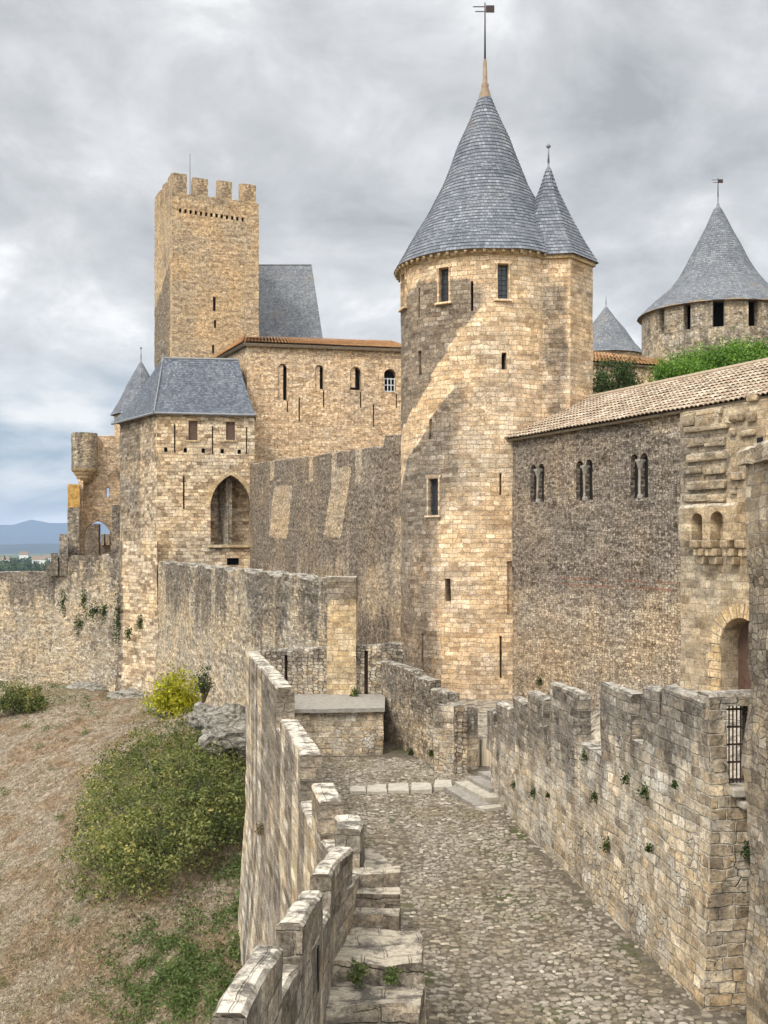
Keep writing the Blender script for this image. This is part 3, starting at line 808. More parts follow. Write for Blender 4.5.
for (x, y, w_) in pts:
    if y < 35 and x > kf(y)-.42 and RS.uniform() < .6: continue
    if abs(x-lerp(.75, .35, (y-15)/20)-.12*math.sin(y*.7)) < .16 and RS.uniform() < .45: continue
    if RS.uniform() < .05+.16*max(0, mn.noise(Vector((x*.8, y*.8, 3)))): continue
    n = RS.randint(6, 9); h = RS.uniform(.006, .026); hy = COBR/2*RS.uniform(.9, 1.3); hx = w_/2
    a0 = RS.uniform(0, 6.28); rot = RS.normal()*.45; o_ = len(V); z = street_z(x, y); tl = RS.normal(size=2)*.05
    rr = RS.uniform(.82, 1.15, n)
    ring0 = []; 
    for k in range(n):
        a_ = a0+2*PI*k/n; cx_, sy_ = math.cos(a_), math.sin(a_)
        # superellipse -> rounded blocks
        q = (abs(cx_)**3+abs(sy_)**3)**(-1/3.)
        dx, dy = cx_*q*hx*rr[k], sy_*q*hy*rr[k]
        dx, dy = dx*math.cos(rot)-dy*math.sin(rot), dx*math.sin(rot)+dy*math.cos(rot)
        ring0.append((dx, dy))
    for s_, zz_ in ((1.0, -.02), (.95, h*.8), (.78, h)):
        for dx, dy in ring0: V.append((x+dx*s_, y+dy*s_, z+zz_+(tl[0]*dx+tl[1]*dy if zz_ > 0 else 0)))
    V.append((x, y, z+h*1.06))
    for L_ in (0, 1):
        for k in range(n):
            k2 = (k+1) % n; Fc.append((o_+L_*n+k, o_+L_*n+k2, o_+(L_+1)*n+k2, o_+(L_+1)*n+k))
    for k in range(n): Fc.append((o_+2*n+k, o_+2*n+(k+1) % n, o_+3*n))
    T += [float(np.clip(RS.normal(.5, .24), 0, 1))]*(3*n+1)
me = bpy.data.meshes.new('street_paving'); me.from_pydata(V, [], Fc)
at = me.attributes.new('tint', 'FLOAT', 'POINT'); at.data.foreach_set('value', np.array(T, dtype=np.float32))
o = link('street_paving', me, M['cobble'], smooth=True); tagp(o, 'rounded grey cobblestones paving the street', kind='structure')

# terrace between street wall and hall / tower
def terr_z(y, x=9): return max(-7.4, lerp(-7.05, -5.35, sstep(8.2, 10.5, x))-max(0, (y-42))*.125)
tp = [(3.75, 36.6), (5.95, 20.0), (16, 20), (16, 62), (-4, 62), (-3, 47.4), (.6, 47.2), (3.4, 41.2)]
mb = MB(); rows = []
for j in range(85):
    y = 19.6+j*.5
    xl = lerp(6.1, 4.0, (y-19.6)/17) if y < 35.4 else (5.5 if y < 40.4 else (lerp(2.9, .3, (y-38.9)/7.4) if y < 47.2 else -3))
    rows.append([Vector((xl, y, -9))]+[Vector((lerp(xl, 17, i/20), y, terr_z(y, lerp(xl, 17, i/20))+.04*mn.noise(Vector((i, y, 0))))) for i in range(21)])
mb.grid(rows, [[(p.x, p.y) for p in r] for r in rows])
o = link('terrace_ground', mb.mesh('terrace'), M['stair'], smooth=True); tagp(o, 'raised earth terrace in front of the hall', kind='structure')
# courtyard fill behind the curtain walls
mb = MB(); rows = [[Vector((x, y, -3.0)) for x in (-14+ (110-y)*.0, 0, 20, 60)] for y in (100, 110, 150)]
mb.grid(rows, [[(p.x, p.y) for p in r] for r in rows])
o = link('courtyard_ground', mb.mesh('court'), M['dirt']); tagp(o, 'courtyard ground hidden inside the castle', kind='structure')

# ================================================================== helpers for openings on straight walls
class Line:
    """a vertical plane through p0->p1 ; hit(px,py) gives s along it and z"""
    def __init__(s, p0, p1, side=1):
        s.p = Vector(p0[:2]); s.d = (Vector(p1[:2])-s.p); s.L = s.d.length; s.d.normalize(); s.n = Vector((-s.d.y, s.d.x))*side
    def hit(s, px, py=HY):
        k = (px-HX)/F
        # p.x + d.x*t = k*(p.y+d.y*t)
        t_ = (k*s.p.y-s.p.x)/(s.d.x-k*s.d.y); D = s.p.y+s.d.y*t_
        return t_, ZZ(py, D)
    def at(s, t_, z, w_=0.0): q = s.p+s.d*t_+s.n*w_; return Vector((q.x, q.y, z))
    def cut(s, outline, dep, back=.4):
        # outline must be CCW from outside => depends on orientation; recalc normals fixes it
        return cut_prism(outline, s.p, s.d, s.n, dep, back)
    def rect(s, x0, x1, y0, y1):
        a_, za = s.hit(x0, y0); b_, zb = s.hit(x1, y1); a2, zc = s.hit((x0+x1)/2, y0); _, zd = s.hit((x0+x1)/2, y1)
        return (a_+b_)/2, (zc+zd)/2, abs(b_-a_), abs(zc-zd)
def panel(line, s, z, w_, h_, dep, th=.04):
    """thin board standing in an opening"""
    c = line.at(s, z, dep); rot = math.atan2(line.d.y, line.d.x)
    return box_mb(c, w_, th, h_, rot)

# ================================================================== CENTRAL ROUND TOWER
TC = XY(485, 58.0); TR = 84/F*58
def cyl_hit(px, c=TC, R=TR):
    k = (px-HX)/F; a_ = k*k+1; b_ = -2*(k*c[0]+c[1]); cc = c[0]**2+c[1]**2-R*R
    D = (-b_-math.sqrt(max(0, b_*b_-4*a_*cc)))/(2*a_); return D
class Rad:
    """local frame on a cylinder for one opening"""
    def __init__(s, px, c, R):
        D = cyl_hit(px, c, R); q = Vector((XY(px, D))); s.D = D
        s.n = (Vector(c)-q).normalized(); s.d = Vector((-s.n.y, s.n.x))*-1; s.p = q
        v = Vector((px-HX, F)).normalized(); s.cos = max(.25, abs(v.dot(s.n)))
    def at(s, t_, z, w_=0.0): q = s.p+s.d*t_+s.n*w_; return Vector((q.x, q.y, z))
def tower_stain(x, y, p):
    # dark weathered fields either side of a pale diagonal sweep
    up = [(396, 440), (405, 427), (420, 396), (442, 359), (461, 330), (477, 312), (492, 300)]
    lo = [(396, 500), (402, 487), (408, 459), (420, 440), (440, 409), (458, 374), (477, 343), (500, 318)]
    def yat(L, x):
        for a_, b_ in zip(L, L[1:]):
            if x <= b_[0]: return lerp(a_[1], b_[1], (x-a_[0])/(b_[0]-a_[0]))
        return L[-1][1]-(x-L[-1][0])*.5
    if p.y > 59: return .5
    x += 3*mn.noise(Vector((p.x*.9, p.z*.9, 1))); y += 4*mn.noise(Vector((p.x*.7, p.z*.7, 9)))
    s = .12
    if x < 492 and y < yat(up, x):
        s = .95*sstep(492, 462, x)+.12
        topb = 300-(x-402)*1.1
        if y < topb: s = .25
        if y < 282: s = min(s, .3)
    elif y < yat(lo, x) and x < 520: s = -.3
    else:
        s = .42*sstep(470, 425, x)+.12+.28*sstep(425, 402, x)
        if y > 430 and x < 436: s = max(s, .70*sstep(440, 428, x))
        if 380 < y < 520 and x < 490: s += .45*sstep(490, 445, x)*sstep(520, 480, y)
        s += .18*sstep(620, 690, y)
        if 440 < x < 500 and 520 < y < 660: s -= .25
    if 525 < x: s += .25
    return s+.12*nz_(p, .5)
twr = thing('round_tower', 'tall round sandstone tower with steep conical slate roof, in the middle', 'tower', (TC[0], TC[1], -8))
mb = cyl_mb(TC, TR, -9.5, ZZ(272, 58)+.05, 110, .26)
cut = []; wins = []
def tower_open(px, py, w_px, h_px, kind, dep=.7):
    f = Rad(px, TC, TR); z = ZZ(py, f.D); ww = w_px/F*f.D/f.cos; hh = h_px/F*f.D
    cut.append(cut_prism(rect(0, z, ww, hh), f.p, f.d, f.n, dep, .4)); wins.append((f, z, ww, hh, kind, dep))
for a_ in [(444, 285, 10, 34, 'win'), (503, 281.5, 11, 35, 'win'), (403.5, 291, 4, 34, 'win'), (433.5, 497, 10, 36, 'win'), (472, 296, 2.6, 30, 'slit'), (419, 303, 1.6, 30, 'slit'),
           (420, 363, 3, 24, 'slit'), (504, 361, 5, 17, 'slit'), (430.5, 429, 2.6, 20, 'slit'), (500.5, 484, 2.2, 22, 'slit'), (448, 590, 5.5, 23, 'slit'),
           (422.5, 655, 2.0, 42, 'slit'), (500.8, 657, 2.4, 42, 'slit')]: tower_open(*a_)
tower_open(510, 588, 6, 54, 'recess', .25)
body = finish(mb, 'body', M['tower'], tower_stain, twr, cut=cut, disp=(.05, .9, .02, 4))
for f, z, ww, hh, kind, dep in wins:
    if kind == 'recess': continue
    rot = math.atan2(f.d.y, f.d.x); c = f.at(0, z, dep-.08 if kind == 'slit' else .32)
    if kind == 'win':
        fr = MB()
        for sx, sz, cx_, cz_ in ((.10, hh+.1, -ww/2-.04, 0), (.10, hh+.1, ww/2+.04, 0)):
            fr.merge(box_mb(f.at(cx_, z+cz_, .06), sx, .22, sz, rot, .02))
        fr.merge(box_mb(f.at(0, z+hh/2+.10, .06), ww+.3, .20, .16, rot, .02))
        fr.merge(box_mb(f.at(0, z-hh/2-.07, .0), ww+.34, .30, .11, rot, .03))
        wf = finish(fr, 'window_frame', M['tower'], st_const(.15), twr, disp=(.01, 3, .0, 1))
        gl = MB(); gl.merge(box_mb(c, ww, .03, hh, rot)); link('pane', gl.mesh('pane'), M['glass'], wf)
        ld = MB()
        ld.merge(box_mb(f.at(0, z, .29), .03, .02, hh, rot))
        for k in range(1, 7): ld.merge(box_mb(f.at(0, z-hh/2+hh*k/7, .29), ww, .02, .02, rot))
        link('lattice', ld.mesh('lattice'), M['iron'], wf)
    else:
        gl = MB(); gl.merge(box_mb(c, ww, .03, hh, rot)); link('slit_shade_panel', gl.mesh('slit'), M['shade_fill'], twr)  # black sheet at the back paints the slit's shade
# corbel ring under the eaves
zE = ZZ(272, 58)
mb = lathe_mb(TC, [(TR-.1, zE-.30), (TR+.10, zE-.22), (TR+.16, zE-.05), (TR+.16, zE+.02), (TR-.1, zE+.02)], 96)
for k in range(64):
    a_ = 2*PI*k/64; mb.merge(box_mb((TC[0]+math.cos(a_)*(TR+.18), TC[1]+math.sin(a_)*(TR+.18), zE-.12), .30, .14, .16, a_, .02))
finish(mb, 'cornice', M['ochre'], st_const(.35), twr, disp=(.015, 3, .005, 9))
def pz(y, D=58): return ZZ(y, D)
rprof = [(89.5, 273), (78, 250.5), (60, 221), (43, 189), (24.5, 141), (5.5, 97)]
rprof = [(r/F*58, ZZ(y, 58)) for r, y in rprof]; rprof[0] = (rprof[0][0]+.05, zE-.02)
rme = cone_roof(TC, rprof, .22, .21, 120, lip=.03).mesh('roof'); displace(rme, .05, .55, .012, 3.5)
rf = link('roof', rme, M['slate'], twr)
set_stain_shade(rf.data, st_const(0))
mb = lathe_mb(TC, [(TR+.0, zE+.03), (rprof[0][0]-.02, zE-.06), (rprof[0][0]+.02, zE-.03), (rprof[0][0]-.3, zE+.3)], 96)
link('eave', mb.mesh('eave'), M['eave'], rf, smooth=False)
def finial(parent, c, zb, zt, r=.3, ball=None, vane=False, mat='lead', capm='brass', name='finial'):
    h = zt-zb
    mb = lathe_mb(c, [(r*1.25, zb-.35), (r, zb), (r*.55, zb+h*.10), (r*.62, zb+h*.13), (r*.40, zb+h*.15), (r*.30, zb+h*.36), (.07, zb+h*.40)], 16)
    fo = link(name, mb.mesh(name), M[capm], parent, smooth=True)
    rod = MB(); rod.merge(tube_mb((c[0], c[1], zb+h*.3), (c[0], c[1], zt), .055, .03))
    if ball: rod.merge(lathe_mb((c[0], c[1]), [(.0, zt-ball*1.2), (ball, zt-ball*.3), (ball*.6, zt+ball*.6), (.0, zt+ball)], 12))
    link('rod', rod.mesh('rod'), M['iron'] if vane else M[mat], fo, smooth=True)
    if vane:
        vb = MB(); s_ = vane
        vb.merge(box_mb((c[0]+s_*.30, c[1], zt-s_*.35), s_*.5, .03, s_*.42)); vb.merge(box_mb((c[0]-s_*.35, c[1], zt-s_*.22), s_*.7, .03, .045)); vb.merge(box_mb((c[0]-s_*.3, c[1], zt-s_*.5), s_*.55, .03, .04))
        link('weather_vane', vb.mesh('vane'), M['iron'], fo)
    return fo
finial(rf, TC, ZZ(97, 58), ZZ(3, 58), .33, vane=.9)

# attached stair turret (part of the same tower)
UC = XY(548.5, 56.2); UR = 43.5/F*56.2
pl = [(UC[0]+UR*math.cos(math.radians(-10+60*k)), UC[1]+UR*math.sin(math.radians(-10+60*k))) for k in range(6)]
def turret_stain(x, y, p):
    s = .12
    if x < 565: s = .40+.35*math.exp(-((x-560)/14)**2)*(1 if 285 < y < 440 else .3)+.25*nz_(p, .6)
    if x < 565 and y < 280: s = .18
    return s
mb = prism_mb(pl, -9, ZZ(256, 54.6), .28)
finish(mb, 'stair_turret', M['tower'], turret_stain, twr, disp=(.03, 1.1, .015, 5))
zU = ZZ(256, 54.6)
up_ = [(UR+.30, zU-.05), (UR*.80, zU+1.15), (UR*.52, zU+2.35), (UR*.22, zU+3.75), (.10, ZZ(168, 56.2))]
tr_ = link('turret_roof', cone_roof(UC, up_, .22, .21, 96, 6, math.radians(-10), lip=.03).mesh('turret_roof'), M['slate'], twr)
finial(tr_, UC, ZZ(170, 56.2), ZZ(146, 56.2), .13, ball=.13, capm='lead')
mb = prism_mb([(UC[0]+(UR+.16)*math.cos(math.radians(-10+60*k)), UC[1]+(UR+.16)*math.sin(math.radians(-10+60*k))) for k in range(6)], zU-.22, zU-.01, .5)
finish(mb, 'turret_cornice', M['ochre'], st_const(.3), twr, disp=(.01, 3, 0, 1))

# ================================================================== HALL ON THE RIGHT
HL0 = Vector(XY(512, 53.7)); HL1 = Vector(XY(686, 42.35)); hd = (HL1-HL0).normalized(); HL2 = HL0+hd*19.5
hl = Line(HL0, HL2, 1)          # inward = +x side
if hl.n.x < 0: hl = Line(HL0, HL2, -1)
hside = 1 if Vector((-hl.d.y, hl.d.x)).dot(hl.n) > 0 else -1
zH = 5.30
hall = thing('stone_hall', 'dark rubble hall with twin-arched windows and pale tiled roof, on the right', 'hall', (8.5, 50, -8))
cut = []; hw = []
for (x0, xm0, xm1, x1, yt, yb) in ((530.5, 535.2, 538.6, 544.2, 464, 502), (576.0, 582, 586.2, 592.6, 460, 500), (630.6, 636.5, 641.4, 648, 453.5, 498)):
    z0_ = hl.hit((x0+x1)/2, yb)[1]; z1_ = hl.hit((x0+x1)/2, yt)[1]
    sa, sb, sc_, sd_ = [hl.hit(q)[0] for q in (x0, xm0, xm1, x1)]
    s0_, s1_ = min(sa, sd_), max(sa, sd_); m = (sa+sd_)/2
    cut.append(hl.cut(arch(s0_, m-.09, z0_, z1_, .26), .55)); cut.append(hl.cut(arch(m+.09, s1_, z0_, z1_, .26), .55))
    hw.append((s0_, s1_, m, z0_, z1_))
def hall_stain(x, y, p):
    s = .80+.25*nz_(p, .25)
    s -= .55*sstep(-1.2, -4.5, p.z)
    s -= .25*math.exp(-((x-700)/25)**2) if p.z < 0 else 0
    # pale repaired corner right under the eaves
    if 640 < x < 684 and y < 436 and (x-640)*.45+(436-y) > 14+0*x: s = -.4
    s -= .5*math.exp(-(p.z+2.6)**2/.8)*(1 if x < 600 else .4)
    return s+.12*nz_(p, .5)
mb = wall_mb(hl.p, hl.p+hl.d*(hl.hit(686)[0]+.6), 1.0, -9, zH, cell=.26, side=hside)
me = mb.mesh('wall'); displace(me, .035, 1.2, .015, 5); me = boolean(me, cut); set_stain_shade(me, hall_stain)
ra = me.attributes.new('redm', 'FLOAT', 'POINT'); ra.data.foreach_set('value', [sstep(548, 570, proj(v.co)[0]) if v.co.y > 1 else 0 for v in me.vertices])
link('wall', me, M['hall'], hall)
for s0_, s1_, m, z0_, z1_ in hw:
    fr = MB(); rot = math.atan2(hl.d.y, hl.d.x)
    fr.merge(box_mb(hl.at((s0_+s1_)/2, z0_-.09, .16), s1_-s0_+.12, .34, .10, rot, .03))
    wf = finish(fr, 'window_sill', M['hall'], st_const(.7), hall, disp=(.015, 3, 0, 1))
    c = hl.at(m, 0, .06)
    cm = lathe_mb((c.x, c.y), [(.14, z0_-.02), (.14, z0_+.10), (.085, z0_+.16), (.08, z1_-.62), (.10, z1_-.60), (.16, z1_-.40), (.17, z1_-.34)], 14)
    cm.merge(box_mb((c.x, c.y, z1_-.29), .30, .34, .11, rot, .015))
    link('column', cm.mesh('column'), M['colstone'], wf, smooth=False)
    link('recess_shade_panel', panel(hl, (s0_+s1_)/2, (z0_+z1_)/2, s1_-s0_+.1, z1_-z0_+.1, .24).mesh('rec'), M['shade_fill'], wf)  # near-black board painted as the shade inside the twin arches
# tiled roof: lean-to rising away from the eave
inn = Vector((hl.n.x, hl.n.y, 0)); sE = hl.hit(686)[0]
def hp(s, z, w_): return hl.at(s, z, w_)
s_l = hl.hit(508)[0]-.1; s_r = hl.hit(768)[0]+2.5
ez = zH+.05
roofm = tile_roof(hp(s_l, ez-.05, -.38), hp(s_r, ez-.05, -.38), hp(s_l, ez+2.1, 4.1), hp(s_r, ez+2.1, 4.1), .26, .40, .075)
rf = link('tiled_roof', roofm.mesh('tiled_roof', False), M['tile'], hall)
set_stain_shade(rf.data, st_const(0))
bk = MB()
def quad(a_, b_, c_, d_, th=.12):
    n_ = (b_-a_).cross(d_-a_).normalized()*th
    return [a_, b_, c_, d_, a_-n_, b_-n_, c_-n_, d_-n_]
def slab_mb(a_, b_, c_, d_, th=.12):
    v = quad(Vector(a_), Vector(b_), Vector(c_), Vector(d_), th); m_ = MB()
    m_.add(v, [(0, 1, 2, 3), (7, 6, 5, 4), (0, 4, 5, 1), (1, 5, 6, 2), (2, 6, 7, 3), (3, 7, 4, 0)], [[(0, 0), (1, 0), (1, 1), (0, 1)]]*6); return m_
bk.merge(slab_mb(hp(s_l+.02, ez-.08, -.30), hp(s_r, ez-.08, -.30), hp(s_r, ez+2.05, 4.1), hp(s_l+.02, ez+2.05, 4.1), .10))
link('roof_board', bk.mesh('roof_board'), M['eave'], rf)
# gable fill and back wall under the roof
mb = MB(); A_ = [hp(s_l+.1, -8, 4.0), hp(s_r, -8, 4.0), hp(s_r, ez+1.85, 4.0), hp(s_l+.1, ez+1.85, 4.0)]
mb.merge(slab_mb(*A_, .5)); finish(mb, 'back_wall', M['dark'], st_const(.5), hall, disp=None)
# ridge tiles
rd = MB(); nn_ = int((s_r-s_l)/.4)
for k in range(nn_):
    a_ = hp(s_l+k*.4, ez+2.17, 4.1); b_ = hp(s_l+k*.4+.43, ez+2.15, 4.1); rd.merge(tube_mb(a_, b_, .11, .13, 8))
link('ridge', rd.mesh('ridge'), M['tile'], rf)
# wooden verge at the left end
link('verge', tube_mb(hp(s_l, ez, -.4), hp(s_l, ez+2.13, 4.1), .09, .09, 8).mesh('verge'), M['tile'], rf)

# ================================================================== GATEHOUSE (right, rusticated)
gl_ = Line(hl.at(sE, 0, -.28).xy, hl.at(s_r, 0, -.28).xy, hside)
gate = thing('gatehouse', 'rusticated stone gatehouse with arched doorway and corbels, beside the near right tower', 'gatehouse', tuple(gl_.at(2, -8)))
cut = []; go = []
def srange(x0, x1, y0, y1):
    a_, _ = gl_.hit(x0); b_, _ = gl_.hit(x1); mx_ = (x0+x1)/2; return min(a_, b_), max(a_, b_), gl_.hit(mx_, y1)[1], gl_.hit(mx_, y0)[1]
s0_, s1_, zb_, zt_ = srange(721, 757, 618, 694)
s1_ = s0_+2.05
cut.append(gl_.cut(arch(s0_, s1_, -5.4, zt_), .9)); door = (s0_, s1_, -5.4, zt_)
glen = gl_.L
def gate_stain(x, y, p):
    s = .35
    if x < 728 and 432 < y < 500: s = .62
    if y < 430: s = .05
    if y > 560: s = .12
    return s+.2*nz_(p, .8)
zG = zH+.02
mb = wall_mb(gl_.p, gl_.p+gl_.d*glen, 1.27, -9, zG-.1, cell=.26, side=hside)
finish(mb, 'wall', M['gate'], gate_stain, gate, cut=cut)
# rusticated blocks in rows
rb = MB(); rot = math.atan2(gl_.d.y, gl_.d.x)
def boss(x0, x1, yc, hpx, mbx, depth=.13):
    a_, z = gl_.hit(x0, yc); b_, _ = gl_.hit(x1, yc); z = gl_.hit((x0+x1)/2, yc)[1]
    D = gl_.at((a_+b_)/2, 0).y; mbx.merge(box_mb(gl_.at((a_+b_)/2, z, -.02), abs(b_-a_)-.05, depth*2, hpx/F*D, rot, .07))
for yc, h_, cuts in ((442, 9, (688, 706, 727)), (457, 8, (688, 728)), (470, 8, (684, 704, 727)), (485, 9, (688, 728)), (498, 8, (684, 709, 727)),
                     (420, 12, (684, 697, 722)), (412, 7, (698, 724))):
    for a_, b_ in zip(cuts, cuts[1:]): boss(a_, b_, yc-(0), h_, rb)
for (a_, b_, yc, h_) in ((731, 737, 432, 8), (741, 757, 433, 7), (731, 746, 417, 9), (748, 758, 417, 9), (731, 746, 476, 8), (731, 738, 490, 8), (748, 760, 397, 8)): boss(a_, b_, yc, h_, rb)
# sloping string course above
a_, z_a = gl_.hit(687, 427); 
rb2 = MB()
boss(686, 730, 428, 6, rb, .16)
me = rb.mesh('bosses'); displace(me, .03, 4, .02, 9); set_stain_shade(me, lambda x, y, p: .55+.3*nz_(p, 2) if y > 433 else .1)
link('rusticated_blocks', me, M['gate'], gate)
# machicolation: projecting box on corbels with two arched niches
sa, sb = gl_.hit(690)[0], gl_.hit(748)[0]
ml = Line(gl_.at(sa, 0, -.55).xy, gl_.at(sb, 0, -.55).xy, hside)
def mrect(x0, x1, y): 
    a_, _ = ml.hit(x0); b_, _ = ml.hit(x1); return min(a_, b_), max(a_, b_), ml.hit((x0+x1)/2, y)[1]
mc = []
for x0, x1, yt, yb in ((691.5, 702.5, 513, 545), (710, 723, 511, 540)):
    a_, b_, zt2 = mrect(x0, x1, yt); _, _, zb2 = mrect(x0, x1, yb); mc.append(ml.cut(arch(a_, b_, zb2-.4, zt2), .5))
ztm = ml.hit(715, 503)[1]; zbm = ml.hit(715, 540)[1]
mb = wall_mb(ml.p, ml.p+ml.d*ml.L, .56, zbm, ztm, cell=.2, side=hside, ch=.12)
finish(mb, 'machicolation', M['gate'], lambda x, y, p: .3+.3*nz_(p, 1.5), gate, cut=mc, disp=(.03, 2, .015, 6))
for x0, x1 in ((692, 699), (704, 712), (722, 729), (737, 746)):
    a_, b_, zt2 = mrect(x0, x1, 536)
    for k in range(3):
        c = ml.at((a_+b_)/2, zbm-.14-.30*k, .12+.12*k)
        cb = box_mb(c, abs(b_-a_), .52-.10*k, .28, rot, .05)
        if k == 0: acc = cb
        else: acc.merge(cb)
    finish(acc, 'corbel', M['gate'], st_const(.1), gate, disp=(.02, 3, 0, 1))
# door surround + leaf
s0_, s1_, zb_, zt_ = door; sur = MB(); rr = (s1_-s0_)/2; mm = (s0_+s1_)/2
for k in range(11):
    a0_ = PI*k/11; a1_ = PI*(k+1)/11; am = (a0_+a1_)/2
    inn_ = rr+.02; out_ = rr+.55; vs = []
    for w_ in (-.05, .2):
        for r_, aa in ((inn_, a0_+.012), (out_, a0_+.012), (out_, a1_-.012), (inn_, a1_-.012)): vs.append(gl_.at(mm+r_*math.cos(aa), zt_-rr+r_*math.sin(aa), w_))
    sur.add(vs, [(0, 1, 2, 3), (7, 6, 5, 4), (0, 4, 5, 1), (1, 5, 6, 2), (2, 6, 7, 3), (3, 7, 4, 0)], [[(k, 0), (k+.5, 0), (k+.5, .5), (k, .5)]]*6)
for sgn in (-1, 1):
    for k in range(6):
        hgt = (zt_-rr-zb_)/6; wd = .42 if k % 2 else .62
        sur.merge(box_mb(gl_.at(mm+sgn*(rr+.03+wd/2), zb_+hgt*(k+.5), .06), wd, .24, hgt-.02, rot, .02))
finish(sur, 'door_surround', M['ochre'], st_const(.2), gate, disp=(.012, 3, 0, 1))
link('door', panel(gl_, mm, (zb_+zt_)/2, s1_-s0_+.1, zt_-zb_+.1, .85, .06).mesh('door'), M['wood'], gate)
# black board on the wall face, drawn as an opening's shade
sw = gl_.rect(752, 756, 441, 452); link('loophole_shade', panel(gl_, sw[0]+.3, sw[1], .25, sw[3]+.2, -.01, .06).mesh('lh'), M['shade_fill'], gate)
# side pier between 750 and 768
boxa = MB()
# ================================================================== RIGHT STREET WALL (K)
kl = Line(KF[0], KF[1]); 
if kl.n.x < 0: kl = Line(KF[0], KF[1], -1)
ks = 1 if Vector((-kl.d.y, kl.d.x)).dot(kl.n) > 0 else -1
sw_ = thing('street_wall', 'lichen-stained crenellated wall along the right side of the cobbled street', 'wall', (kf(27), 27, -8))
def ktop(s): # body top (crenel floor) height at s metres from near corner
    return lerp(-2.92, -5.72, s/kl.L)
_n = [sorted((kl.hit(600.5)[0], kl.hit(577.5)[0])), sorted((kl.hit(643)[0], kl.hit(632)[0]))]
def knotch(s): return .08*mn.noise(Vector((s*1.3, 0, 4)))
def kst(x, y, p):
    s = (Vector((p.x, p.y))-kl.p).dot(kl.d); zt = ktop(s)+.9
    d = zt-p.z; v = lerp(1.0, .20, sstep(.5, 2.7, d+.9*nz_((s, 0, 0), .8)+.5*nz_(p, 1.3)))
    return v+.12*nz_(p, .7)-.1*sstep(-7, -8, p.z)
mb = wall_mb(kl.p, kl.p+kl.d*kl.L, .34, -9, ktop(0), ktop(kl.L), cell=.2, side=ks, batter=.05, zb=-6, topfn=knotch)
kcut = [kl.cut([(a_, ktop((a_+b_)/2)-dz), (b_, ktop((a_+b_)/2)-dz), (b_, 0), (a_, 0)], 1.0) for (a_, b_), dz in zip(_n, (.62, .45))]
for x0_, x1_, y0_, y1_ in ((499.5, 501, 716, 742), (514.5, 516, 712, 748), (527.5, 529.3, 712, 760), (548, 549.8, 708, 765), (571, 572.6, 730, 758), (673, 675, 705, 770), (615, 616.6, 735, 768)):
    r_ = kl.rect(x0_, x1_, y0_, y1_); kcut.append(kl.cut(rect(*r_), .22))
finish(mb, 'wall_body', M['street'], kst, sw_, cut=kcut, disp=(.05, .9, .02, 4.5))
# merlons: (x0,x1,ytop0,ytop1)
for x0, x1, y0, y1 in ((662, 706, 692, 694), (643, 659.5, 685, 690), (600, 631, 684, 692), (551, 577, 684, 690), (528, 544, 692, 698), (513, 525, 698, 702), (497, 509, 703, 707), (487, 494, 709, 712)):
    a_, za = kl.hit(x1, y1 if x1 > 700 else y1-2); b_, zb2 = kl.hit(x0, y0)
    za = ZZ((y0+y1)/2, kl.at((a_+b_)/2, 0).y); L_ = abs(b_-a_); s_a = max(0, min(a_, b_))
    q0 = kl.p+kl.d*s_a; q1 = kl.p+kl.d*(s_a+L_)
    mb = wall_mb(q0, q1, .34, min(ktop(s_a), ktop(s_a+L_))-.75, za, za-.0, cell=.16, side=ks, u0=s_a, ch=.05)
    finish(mb, 'merlon', M['street'], kst, sw_, disp=(.05, .9, .022, 4.5))
# thin joints between the merlons and drain slots
# return wall with grille at the near corner
rl = Line((5.64, 19.0), (8.4, 19.35), 1)
rs = 1 if Vector((-rl.d.y, rl.d.x)).dot(Vector((0, 1))) > 0 else -1
rl = Line((5.64, 19.0), (8.4, 19.35), rs)
r0 = rl.rect(727, 755.5, 706, 785)
cut = [rl.cut(rect(r0[0], r0[1], r0[2], r0[3]), .9)]
mb = wall_mb(rl.p, rl.p+rl.d*rl.L, .55, -9, ZZ(694, 19)+0.0, cell=.2, side=rs, ch=.05)
def rst(x, y, p): return .52-.3*sstep(900, 960, y)+.15*nz_(p, 1.1) if y > 700 else .6
finish(mb, 'return_wall', M['street'], rst, sw_, cut=cut, disp=(.04, .9, .018, 4.5, 1, lambda p: 6.15 < p.x < 6.6 and -4.5 < p.z < -2.3))
gr = MB()
for k in range(7):
    s_ = r0[0]-r0[2]/2+.05+(r0[2]-.1)*k/6; gr.merge(tube_mb(rl.at(s_, r0[1]-r0[3]/2-.02, .18), rl.at(s_, r0[1]+r0[3]/2, .18), .013, None, 6))
for k in range(5):
    z = r0[1]-r0[3]/2+.06+(r0[3]-.14)*k/4
    gr.merge(box_mb(rl.at(r0[0], z, .18), r0[2], .02, .035, math.atan2(rl.d.y, rl.d.x)))
link('iron_grille', gr.mesh('grille'), M['iron'], sw_)
sl = box_mb(rl.at(r0[0]+.10, r0[1]-r0[3]/2-.10, .05), .66, .5, .14, math.atan2(rl.d.y, rl.d.x), .03)
sl.merge(box_mb(rl.at(r0[0]+.18, r0[1]-r0[3]/2-.30, -.06), .56, .5, .12, math.atan2(rl.d.y, rl.d.x), .03))
finish(sl, 'sill', M['flag'], st_const(.3), sw_, disp=(.012, 3, 0, 1))

